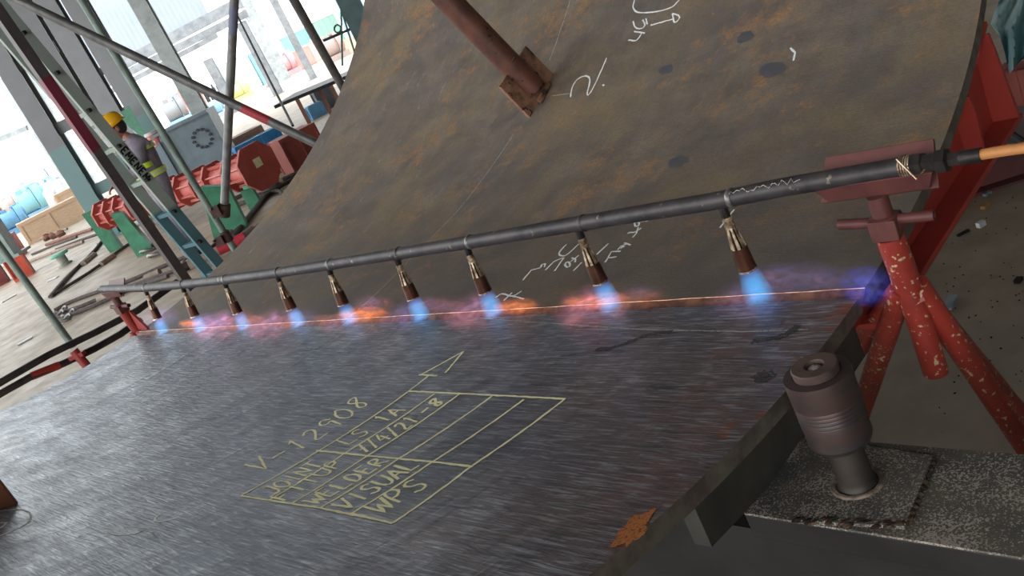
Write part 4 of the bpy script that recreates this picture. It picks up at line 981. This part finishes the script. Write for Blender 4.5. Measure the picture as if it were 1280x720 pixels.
for (x, y, zz, lb) in ((175, 295, 13.9, 'left'), (282, 262, 12.0, 'right')):
    tt = ((PT(x, y, zz)-pa).dot(ax)); c = pa+ax*tt; cz_ = c.z
    sdl = thing('pipe_saddle', Vector((c.x, c.y, 0)), '%s green steel saddle propping the red flanged pipe' % lb, 'pipe support', 'green saddles under the red pipe')
    for (qd, z0_) in (([(138, 268), (152, 266), (192, 311), (170, 319)], 13.2), ([(102, 268), (118, 262), (142, 294), (128, 301)], 15.2)) if lb == 'left' else (([(250, 234), (284, 232), (307, 280), (262, 292)], 11.3), ([(292, 224), (306, 222), (322, 246), (306, 252)], 12.6)):
        q4 = [PT(x_, y_, z0_) for x_, y_ in qd]; dn_ = min(p.z for p in q4)
        q4 = [p if i_ < 2 else Vector((p.x, p.y, 0.0)) for i_, p in enumerate(q4)]
        MB().prism(q4, Vector((0, .14, 0))).build('leg', M_green, sdl)
    MB().box(c-Z_*.19, .3, .3, .05, (ax, e1, Z_)).build('seat_plate', M_green, sdl)
# big blue grey fabrication with a bolt circle and a stub
b = at(246, 226); gb = thing('fabricated_casing', b, 'large blue grey steel casing with a bolt circle and open stub, behind the man', 'steel casing')
uu = (PT(285, 150, 15)-PT(185, 196, 15)); uu.z = 0; uu.normalize(); vv = Vector((-uu.y, uu.x, 0)); k = mpp(b)
hh = 72*k; wdt = 108*k
pr_ = [b-uu*wdt*.5, b+uu*wdt*.48, b+uu*wdt*.5+Z_*hh, b-uu*wdt*.12+Z_*hh*1.0, b-uu*wdt*.14+Z_*hh*.80, b-uu*wdt*.5+Z_*hh*.62]
MB().prism(pr_, vv*wdt*.5).build('body', M_gry, gb, bevel=.01)
fr = -vv if (-vv).dot(CAM-b) > 0 else vv
mb = MB(); cc = b+uu*wdt*.30+Z_*hh*.60+fr*.02
for k_ in range(12):
    t = k_*PI/6; mb.lathe([(.035, 0), (.035, .03)], cc+uu*.2*math.cos(t)+Z_*.2*math.sin(t), fr, 8)
mb.build('bolt_circle', M_dk, gb)
MB().box(b+fr*.03+Z_*hh*.97+uu*wdt*.15, wdt*.7, .12, .06, (uu, vv, Z_)).build('top_flange', M_gry, gb)
for f_ in (-.05, .3): MB().box(b+fr*.03+Z_*hh*.45+uu*wdt*f_*0-uu*wdt*(.14-f_*.3), .05, .08, hh*.8, (uu, vv, Z_)).build('rib', M_gry, gb)
so = b+uu*wdt*-.2+Z_*hh*.8+vv*wdt*.12
MB().pipe(so, so+Z_*.30, .15, .12, 24).build('stub', M_fp, gb); MB().pipe(so+Z_*.27, so+Z_*.34, .185, .12, 24).build('stub_flange', mat('pale_pinkish', (200, 186, 184)), gb)
def wrapped(px, py, w, h, label, m=M_white, z=None, lift=0, grp=None, name='wrapped_load', cat='wrapped load'):
    b = at(px, py); h = ext(h); k = mpp(b); mb = MB(); rnd_ = random.Random(int(px*7+py))
    for i in range(3):
        mb.ball(b+X_*((i-1)*w*k*.28)+Z_*(h*k*.45), w*k*.28, w*k*.3, h*k*.5*(.8+.3*rnd_.random()), 14, 9, jit=.08)
    for v_ in mb.v: v_.z = max(v_.z, .01)
    for v_ in mb.v: v_.z += lift
    return tag(mb.build(name, m, loc=b), label, cat, grp)
wrapped(190, 243, 46, 92, 'grey white plastic wrapped load between the hard hat and the blue grey casing')
crate(196, 228, 34, 16, 96, .25, 'green box topped with white sheeting, right of the hard hat', M_green, nb=2)
machine(222, 140, 34, 22, .2, 'dark and blue machine low in the haze above the casing stub', M_dk, M_blue)
crate(250, 138, 26, 12, 34, .2, 'orange red box in the haze right of the pale column foot', M_orng, nb=2)
machine(262, 152, 56, 22, .25, 'blue machinery lying just behind the casing top', M_blue, M_gry)
# left side machinery
crate(72, 288, 74, 40, 28, .42, 'long pale wooden crate on the floor left of the teal column', grp='wooden crates')
crate(102, 262, 40, 30, 30, .42, 'wooden crate half under white wrap next to the teal column', grp='wooden crates')
wrapped(92, 258, 44, 40, 'white plastic wrapped load behind the long wooden crate')
machine(28, 288, 34, 34, .4, 'blue pump set at far left beside the small yellow frame', M_blue, M_blue, grp='blue pump sets')
machine(52, 270, 40, 42, .4, 'teal and blue pump set in the middle of the left machines', M_teal, M_blue, grp='blue pump sets')
machine(70, 256, 38, 36, .4, 'bright blue pump set just behind the long crate', M_blue, M_blue, grp='blue pump sets')
machine(66, 240, 44, 32, .4, 'grey blue motor with round end above the blue pumps', M_gry, M_blue)
b = at(10, 290); k = mpp(b)
t = thing('yellow_frame', b, 'small yellow frame holding a round brown opening at the left border', 'frame')
MB().lathe([(9*k, 0), (9*k, 10*k)], b+Z_*26*k, (CAM-b).normalized(), 20).build('drum', M_gry, t); MB().lathe([(8*k, 0), (5*k, .02), (3*k, .03)], b+Z_*26*k+(CAM-b).normalized()*10.1*k, (CAM-b).normalized(), 20).build('opening', M_brn, t)
mb = MB(); [mb.beam(b+X_*g*8*k, b+X_*g*8*k+Z_*24*k, 2*k, 2*k) for g in (-1, 1)]; mb.beam(b-X_*8*k+Z_*16*k, b+X_*8*k+Z_*16*k, 2*k, 2*k); mb.build('frame', M_yel, t)
for (x, y, w_, h_, lb) in ((112, 152, .34, .42, 'beige electrical box high on a post between ladder and hard hat'), (127, 178, .40, .60, 'larger beige electrical box below, just left of the hard hat')):
    c = PT(x, y, 15.6); t = thing('electrical_box', Vector((c.x, c.y, 0)), lb, 'electrical box', 'electrical boxes on posts')
    MB().box(c, w_, .22, h_).build('housing', mat('beige_enclosure', (176, 170, 156), (160, 154, 142), sc=4), t, bevel=.01)
    MB().box(c-Vector((0, .12, 0)), w_*.8, .02, h_*.8).build('door', M_white, t, bevel=.004)
    MB().beam(Vector((c.x, c.y+.05, 0)), c, .06, .06, X_).build('post', M_pole, t)
# left red blocks, green block, bollard
steel_box(32, 346, 22, 22, 38, .3, 'orange red steel block with white edge, left of the green bollard', M_orng, grp='red blocks at the left', ribs=2)
steel_box(22, 322, 24, 14, 30, .3, 'red upright block standing behind the green box at far left', mat('deep_red_paint', (176, 60, 54)), grp='red blocks at the left', ribs=2)
steel_box(10, 330, 22, 14, 26, .3, 'small dark green box at far left on the red blocks', M_green, ribs=2, lift=.1)
steel_box(2, 356, 20, 16, 30, .3, 'dark red block cut by the left border', mat('dull_red_paint', (126, 56, 52)), grp='red blocks at the left', ribs=2)
b = at(82, 331); k = mpp(b); bo = thing('bollard', b, 'small mushroom shaped bollard with pale green cap on the floor', 'bollard')
MB().lathe([(9*k, 0), (9*k, 2*k), (6*k, 3*k), (6*k, 13*k), (8*k, 14*k)], b, Z_, 20).build('stem', mat('grey_bollard', (150, 152, 140), (120, 118, 110)), bo)
MB().lathe([(11*k, 13*k), (12*k, 15*k), (11*k, 17*k), (0, 18*k)], b, Z_, 20).build('cap', mat('pale_green_cap', (128, 184, 160), (104, 160, 136)), bo)
# slings and ropes on the floor
M_rope = mat('dark_wire_rope', (92, 80, 76), (64, 56, 56), rough=.8, sc=30, bump=.4, bd=.006)
M_slv = mat('dusty_sleeve', (158, 140, 128), (128, 112, 102), rough=.8, sc=12, bump=.3)
def fpts(pts, h=.03, st=6):
    p = smooth_line([tuple(q) for q in pts]); return [FL(x, y, h) for x, y in p]
def sling(name, label, ropes, sleeves, r, grp=None, cat='sling', shackles=()):
    o = FL(*ropes[0][0]); t = thing(name, o, label, cat, grp)
    for i, rp in enumerate(ropes): MB().tube(fpts(rp, r+.004*i), r, 10).build('rope', M_rope, t)
    for s_ in sleeves: MB().tube([FL(x, y, r*1.2) for x, y in s_], r*1.9, 12).build('sleeve', M_slv, t)
    for (x, y, rr) in shackles:
        c = FL(x, y, r+.02); MB().tube([c+Vector((math.cos(a)*rr, math.sin(a)*rr*.8, math.sin(a*2)*.02)) for a in [j*.57 for j in range(11)]], rr*.2, 8, closed=True).build('shackle', mat('grey_shackle', (140, 136, 132), (104, 100, 98), rough=.4, metal=.5), t)
    return t
sling('wire_sling', 'brown rope sling folded to a point on the floor, nearest the bollard', [[(62, 371), (84, 345), (108, 324), (124, 306), (148, 278)], [(62, 371), (92, 353), (122, 334), (150, 312), (176, 296)], [(64, 370), (90, 340), (116, 316), (128, 300), (142, 284)]],
      [[(104, 330), (118, 318)], [(126, 331), (142, 320)]], .024, 'rope slings on the floor', shackles=((186, 311, .12), (196, 316, .12)))
sling('wire_sling', 'bundle of brown ropes with metal shackles ending left of the far stand', [[(68, 388), (90, 376), (130, 362), (165, 350), (205, 332), (250, 314)], [(78, 396), (105, 388), (135, 374), (170, 358), (210, 345)], [(70, 392), (100, 384), (140, 366), (180, 352), (225, 336)]],
      [[(124, 374), (145, 367)], [(182, 348), (200, 340)]], .024, 'rope slings on the floor', shackles=((72, 394, .09), (80, 399, .09), (86, 392, .08), (76, 388, .08)))
sling('wire_sling', 'dark heavy sling loop lying behind the left edge of the upper plate', [[(286, 300), (305, 278), (322, 256), (338, 240), (352, 238), (354, 252), (340, 268), (318, 288), (300, 300)], [(292, 296), (312, 270), (330, 248)], [(252, 318), (270, 306), (292, 294)]],
      [[(280, 300), (290, 292)], [(300, 300), (316, 288)]], .03, 'rope slings on the floor', shackles=((322, 240, .17), (334, 236, .15), (318, 228, .13)))
sling('wire_sling', 'thin ropes and sleeves under the right end of the red flanged pipe', [[(285, 252), (310, 240), (340, 230), (372, 216), (392, 206)], [(296, 256), (330, 244), (360, 228), (385, 212)]], [[(340, 233), (356, 226)], [(312, 246), (326, 240)]], .03, 'rope slings on the floor')
t = thing('marked_pole', FL(235, 330, .1), 'pale pole with a red end lying between the ladder foot and the plate', 'pole')
pa_, pb_ = FL(236, 332, .09), FL(306, 296, .09); MB().tube([pa_, pa_+(pb_-pa_)*.6], .05, 12).build('tube', M_slv, t); MB().tube([pa_+(pb_-pa_)*.52, pb_], .058, 12).build('red_end', mat('crimson_paint', (186, 46, 62)), t)
mb = MB(); rnd_ = random.Random(5)
for k_ in range(9):
    x0, y0 = rnd_.uniform(40, 100), 0; y0 = 330-x0*.25+rnd_.uniform(-16, 16)
for i, (x0, y0, x1, y1) in enumerate(((40, 318, 96, 296), (34, 328, 104, 302), (58, 306, 116, 286), (70, 312, 124, 292), (52, 298, 84, 286))):
    w0, w1 = FL(x0, y0, .03+.01*i), FL(x1, y1, .03+.01*i)
    tag(MB().tube([w0, (w0+w1)/2+Z_*.01, w1], .028+.006*(i % 3), 8).build('steel_bar', [M_rope, M_slv, M_brn][i % 3], loc=w0), ['thin dark bar left of the bollard, top of the scatter', 'long pale bar lying above the bollard', 'dark bar in front of the long wooden crate', 'pale bar pointing at the green saddle', 'brown bar at the foot of the long crate'][i], 'bar', 'bars scattered behind the bollard')
for i, (x, y, r) in enumerate(((58, 297, .12), (66, 295, .10), (75, 292, .13))):
    c = FL(x, y, .08); tag(MB().ball(c, r, r*.7, .09, 9, 6, jit=.25).build('scrap_lump', M_brn, loc=c), ['left', 'middle', 'right'][i]+' one of three brown scrap lumps in front of the long crate', 'scrap', 'scrap lumps')
for i, (x0, y0, x1, y1) in enumerate(((2, 378, 20, 368), (22, 431, 40, 421), (60, 351, 72, 346))):
    w0, w1 = FL(x0, y0, .012), FL(x1, y1, .012); tag(MB().beam(w0, w1, .07, .012).build('pale_scrap', M_white, loc=w0), ['pale flat scrap on the floor at the left border', 'pale flat scrap on the floor right of the short pole', 'small pale scrap on the floor above the sling point'][i], 'scrap', 'pale scraps')
# black bars and red leg at left, resting by the far stand
M_bb = mat('black_steel_bar', (70, 62, 62), (50, 46, 48), rough=.45, metal=.4, sc=10)
for i, (pts, r, lb) in enumerate((([(-10, 484, 4.3), (60, 444, 4.45), (118, 416, 4.6), (172, 388, 4.7), (222, 352, 4.9)], .019, 'upper of two long dark bars running from the left border to the far stand'),
                               ([(-10, 498, 4.3), (40, 470, 4.4), (78, 455, 4.5), (118, 436, 4.6), (150, 418, 4.7), (176, 400, 4.8)], .019, 'lower of two long dark bars running from the left border to the far stand'))):
    w = [PT(*p) for p in pts]; t = thing('dark_bar', w[0], lb, 'bar', 'dark bars at the left')
    MB().tube(w, r, 12, flat=.8).build('tube', M_bb, t)
    if i: MB().tube([PT(39, 470.5, 4.40), PT(74, 456.5, 4.49)], r*1.06, 12).build('red_band', M_red2, t)
a_ = PT(92, 438, 4.5); l_ = PT(109, 466, 4.5)
t = thing('bar_trestle', Vector((a_.x, a_.y, 0)), 'small red trestle leg under the dark bars, left of the plate corner', 'trestle')
MB().tube([a_, Vector((a_.x, a_.y, 0))+(l_-a_)*1.0*Vector((1, 1, 0)).length*0+Vector((.12, -.05, 0))], .022, 12).build('leg', M_red2, t)
MB().beam(a_+Vector((-.04, .01, -.03)), a_+Vector((.04, -.01, -.03)), .03, .02).build('rest', M_red2, t)
for i, (x0, y0, x1, y1) in enumerate(((110, 430, 118, 452), (150, 372, 160, 392))):
    pass
# pallets, blue boxes, red and brown boxes right of the flange
crate(304, 186, 60, 34, 16, .45, 'low brown timber stack left of the blue boxes', M_brn, nb=4)
crate(318, 200, 34, 22, 16, .45, 'bright blue box on the floor above the red octagonal flange', M_blue, grp='blue boxes', nb=2, lift=.12)
crate(345, 186, 22, 22, 14, .45, 'bright blue box further right beside the diagonal pole', M_blue, grp='blue boxes', nb=2, lift=.15)
steel_box(330, 208, 96, 34, 8, .45, 'flat pale grey platform carrying the blue boxes', M_gry, name='low_platform', cat='platform')
crate(352, 214, 30, 30, 32, .45, 'tan wooden crate with a white label right of the flange', grp='wooden crates', nb=2)
crate(372, 210, 20, 24, 36, .45, 'dark brown crate squeezed beside the red box', mat('dark_crate_wood', (112, 84, 66), (90, 66, 54), sc=8), grp='wooden crates', nb=2)
steel_box(384, 206, 50, 40, 44, .45, 'dull red steel box behind the upper plate edge', M_orng if 0 else mat('dull_red_box', (150, 74, 64), (130, 64, 56), sc=4), ribs=3)
# work frame with dark top, blue box under it
b0_, b1_ = at(396, 176), at(440, 150); k = mpp(b0_); t = thing('work_table', b0_, 'brown steel work table frame with thin dark top, left of the plate edge', 'table')
p0, p1 = PT(344, 136, 17), PT(440, 96, 17.5); q0_, q1_ = p0+Vector((.3, 1.2, 0)), p1+Vector((.3, 1.2, 0))
MB().prism([p0, p1, q1_, q0_], Z_*.06).build('table_top', M_dk, t)
for q in (p0+(p1-p0)*.28, p0+(p1-p0)*.72, q0_+(q1_-q0_)*.3, q0_+(q1_-q0_)*.75): MB().beam(Vector((q.x, q.y, 0)), q, .07, .07, X_).build('leg', M_brn, t)
crate(399, 146, 18, 12, 16, .4, 'small bright blue box under the work table', M_blue, nb=2)
crate(412, 136, 22, 16, 28, .4, 'dark grey box behind the small blue box', M_dk, nb=2)
# far row in the haze
steel_box(305, 110, 38, 24, 36, .35, 'grey ribbed container in the haze behind the upright pole', mat('pale_container', (132, 142, 148), (116, 126, 134)), name='container', cat='container', ribs=6)
b = at(271, 125); k = mpp(b)
for i in range(6):
    c = b+X_*((i-2.5)*6*k); tag(MB().lathe([(2.4*k, 0), (2.4*k, 22*k), (1.2*k, 25*k), (1.2*k, 28*k)], c, Z_, 10).build('gas_cylinder', M_dk, loc=c), 'dark gas cylinder in the rack left of the upright pole', 'gas cylinder', 'gas cylinder rack')
steel_box(332, 98, 12, 10, 34, .35, 'cyan edged white cabinet right of the grey container', M_teal, name='cabinet', cat='cabinet', ribs=2)
machine(304, 124, 30, 24, .3, 'yellow machine in front of the grey container', M_yel, M_yel)
machine(346, 104, 26, 14, .3, 'low grey machine at the foot of the second pale column', M_gry, M_dk)
machine(364, 94, 30, 30, .3, 'pink red machine right of the second pale column', M_pink, M_pink, grp='far machines')
crate(384, 84, 26, 12, 24, .35, 'red framed crate in the far row right of the pink machine', M_orng, grp='far crates', nb=3)
crate(402, 74, 26, 12, 24, .35, 'tan crate in the far row left of the dark pole', M_wood, grp='far crates', nb=3)
crate(376, 66, 36, 12, 26, .35, 'pale teal box in the second far row', M_teal, grp='far crates', nb=2)
wrapped(352, 70, 40, 34, 'white wrapped load in the second far row')
machine(424, 74, 30, 34, .3, 'brown machine behind the green rack, top left of the plate', M_brn, M_brn, grp='far machines')
steel_box(416, 52, 30, 12, 30, .3, 'green container in the haze right of the dark pole', M_green, name='container', cat='container', ribs=5)
steel_box(450, 34, 34, 12, 44, .3, 'pale blue container in the haze beside the teal column', mat('pale_blue_paint', (120, 160, 190)), name='container', cat='container', ribs=5)
crate(440, 66, 20, 12, 18, .35, 'small tan crate beside the green rack', M_wood, grp='far crates', nb=2)
for i, (x, y, w, h, lb, m) in enumerate(((20, 262, 30, 20, 'pale rusty machine far left below the haze', M_brn), (44, 244, 30, 22, 'pale green machine far left in the haze', M_green), (96, 226, 36, 22, 'white and grey machine beside the broad column', M_white), (6, 272, 24, 18, 'faint orange machine at the far left border', M_orng),
                                         (236, 118, 24, 20, 'faint tan box shaped machine between the pale columns', M_wood), (400, 58, 24, 18, 'faint grey machine in the second far row', M_gry))):
    machine(x, y, w, h, .35, lb, m, M_gry, grp='far machines')
# green rack
rk = thing('scaffold_rack', PT(428, 80, 14), 'thin green tube rack with crossing bars left of the plate top', 'rack')
mk = mat('thin_green_tube', (62, 108, 92), (70, 90, 88))
for nm, pts in (('post', [(426, -4), (428, 82)]), ('brace', [(424, 4), (446, 74)]), ('brace', [(432, -20), (460, 60)])):
    MB().tube([PT(x, y, 14) for x, y in pts], .014, 8).build(nm, mk, rk)
MB().tube([PT(404, 51, 14), PT(446, 33, 14)], .02, 8).build('rail', M_dk, rk)
c = PT(422, 36, 14); MB().tube([c+toW(Vector((math.cos(a)*.05, math.sin(a)*.06, 0))) for a in [j*.57 for j in range(11)]], .014, 8, closed=True).build('clamp_ring', mk, rk)
# far fence of pale racks in the white yard
for i, (x0, y0, x1, y1, z) in enumerate(((0, 100, 60, 190, 40), (14, 60, 70, 150, 46), (0, 174, 34, 160, 40), (0, 60, 24, 108, 40))):
    a, b = PT(x0, y0, z), PT(x1, y1, z); b = b+(b-a)*(b.z/(a.z-b.z)) if i < 2 else b; tag(MB().beam(a, b, .22, .22).build('gantry_member', M_lcol, loc=a), ['pale gantry leg far left, nearest the column', 'pale gantry leg far left, second from the column', 'pale horizontal gantry beam at the left border', 'short pale gantry strut at the left border'][i], 'gantry', 'faint gantry members far left')

# ------------------------------------------------------------------ right: tarpaulin, floor bits
M_tarp = mat('teal_white_tarp', (150, 176, 174), (84, 132, 138), rough=.75, sc=3.2, bump=.3, bd=.01, lo=.42, hi=.58)
tz = 3.1
cp = [(1252, -14), (1300, -30), (1300, 60), (1286, 66), (1272, 74), (1262, 92), (1256, 62), (1248, 36), (1236, 30), (1246, 8)]
rows = [((1262, -30), (1320, -40)), ((1252, -4), (1320, -10)), ((1244, 12), (1320, 20)), ((1238, 30), (1318, 44)), ((1250, 46), (1314, 60)), ((1256, 66), (1306, 70)), ((1262, 92), (1285, 66))]
def tf(i, j):
    k = i*(len(rows)-1); n0 = min(int(k), len(rows)-2); f_ = k-n0
    l = [rows[n0][0][q]*(1-f_)+rows[n0+1][0][q]*f_ for q in (0, 1)]; r = [rows[n0][1][q]*(1-f_)+rows[n0+1][1][q]*f_ for q in (0, 1)]
    x, y = l[0]*(1-j)+r[0]*j, l[1]*(1-j)+r[1]*j; z = tz+.10*math.sin(j*9+i*3)+.05*math.sin(j*21+i*7)
    p = PT(x, y, z); return p, PT(x, y, z+.004)
tag(MB().grid(tf, 24, 24).build('tarpaulin', M_tarp, loc=PT(1262, 30, tz)), 'teal and white tarpaulin hanging at the top right corner', 'tarpaulin')
hp_ = PT(1300, -60, 3.1)
tr = thing('tarp_rail', PT(1290, -20, 3.15), 'horizontal dark rail above the frame holding the tarpaulin, mostly out of view', 'rail')
MB().tube([PT(1258, -34, 3.15), PT(1500, -80, 3.15)], .02, 10).build('tube', M_pole, tr)
for (x, y) in ((1266, -36), (1490, -78)):
    q = PT(x, y, 3.15)
    if x > 1300: MB().tube([Vector((q.x, q.y, 0)), q], .02, 10).build('post', M_pole, tr)
b = at(1300, 262); u, v, z = yaw_axes(.6)
fb = FL(1240, 232); fe = FL(1330, 204); d_ = (fe-fb).normalized(); n_ = Vector((-d_.y, d_.x, 0))
ib = thing('floor_beam', fb, 'brown red steel beam lying on the floor behind the tan hose', 'steel beam')
MB().ibeam(fb+Z_*.05-d_*.6, fe+Z_*.05+d_*1.2, .12, .10, .012).build('beam', mat('brown_red_beam', (108, 58, 54), (88, 52, 50), sc=6), ib)
MB().prism([FL(1252, 196, .02)-d_*.4, FL(1330, 172, .02)+d_*.5, FL(1330, 100, .02)+d_*.5, FL(1262, 130, .02)-d_*.4], Z_*.03).build('wet_plate', mat('wet_grey_plate', (118, 118, 116), (84, 86, 86), rough=.35, sc=3), ib)
steel_box(1284, 138, 34, 20, 60, .5, 'red box edged with white strip below the tarpaulin at the right border', M_orng if 0 else mat('muted_red', (150, 76, 66)), ribs=2)
tag(MB().tube([FL(1262, 166, .07), FL(1270, 172, .07), FL(1282, 180, .07), FL(1300, 186, .07)], .016, 8).build('black_hose', M_slot, loc=FL(1270, 172, .07)), 'short black hose on the floor plate at the right border', 'hose')
def bit(x, y, l, w, h, yw, m, lb, cat='scrap', nm='metal_scrap', grp='scraps on the floor right of the stand'):
    c = FL(x, y, h/2); u, v, z = yaw_axes(yw); tag(MB().box(c, l, w, h, (u, v, z)).build(nm, m, loc=c, bevel=.001), lb, cat, grp)
bit(1188, 378, .085, .03, .012, .75, mat('bright_offcut', (170, 180, 190), (130, 140, 150), metal=.4), 'shiny silver offcut on the floor beside the stand hub')
bit(1226, 280, .03, .02, .02, .2, M_white, 'white crumb on the floor between beam and stand')
bit(1204, 291, .05, .012, .008, .1, M_slot, 'black sliver on the floor left of the white crumb')
bit(1231, 257, .04, .02, .012, .6, mat('tan_chip', (190, 140, 90)), 'tan chip on the floor right of the red flange')
bit(1273, 350, .03, .02, .012, .6, M_slot, 'dark chip on the floor near the right border')
bit(1234, 242, .03, .02, .012, .1, M_gry, 'grey chip on the floor just below the brown beam')
rnd_ = random.Random(11); mb = MB()
for k_ in range(90):
    c = FL(rnd_.uniform(1170, 1280), rnd_.uniform(235, 520), .004); mb.ball(c, rnd_.uniform(.0015, .004), rnd_.uniform(.0015, .004), .002, 5, 4, jit=.3)
tag(mb.build('floor_grit', M_slot, loc=FL(1230, 350)), 'loose dark grit scattered on the floor right of the stand', 'grit', kind='stuff')

# ------------------------------------------------------------------ light
w = bpy.data.worlds.new('world'); S.world = w; w.use_nodes = True
bg = w.node_tree.nodes['Background']; bg.inputs[0].default_value = (.93, .98, 1.0, 1); bg.inputs[1].default_value = SKY
S.view_settings.view_transform = 'Standard'; S.view_settings.look = 'None'; S.view_settings.gamma = 1; S.view_settings.use_curve_mapping = False
S.view_settings.exposure = EXPO
S.cycles.use_denoising = True
S.cycles.max_bounces = 6; S.cycles.diffuse_bounces = 4; S.cycles.volume_bounces = 0
S.cycles.volume_max_steps = 256
S.cycles.sample_clamp_indirect = 6
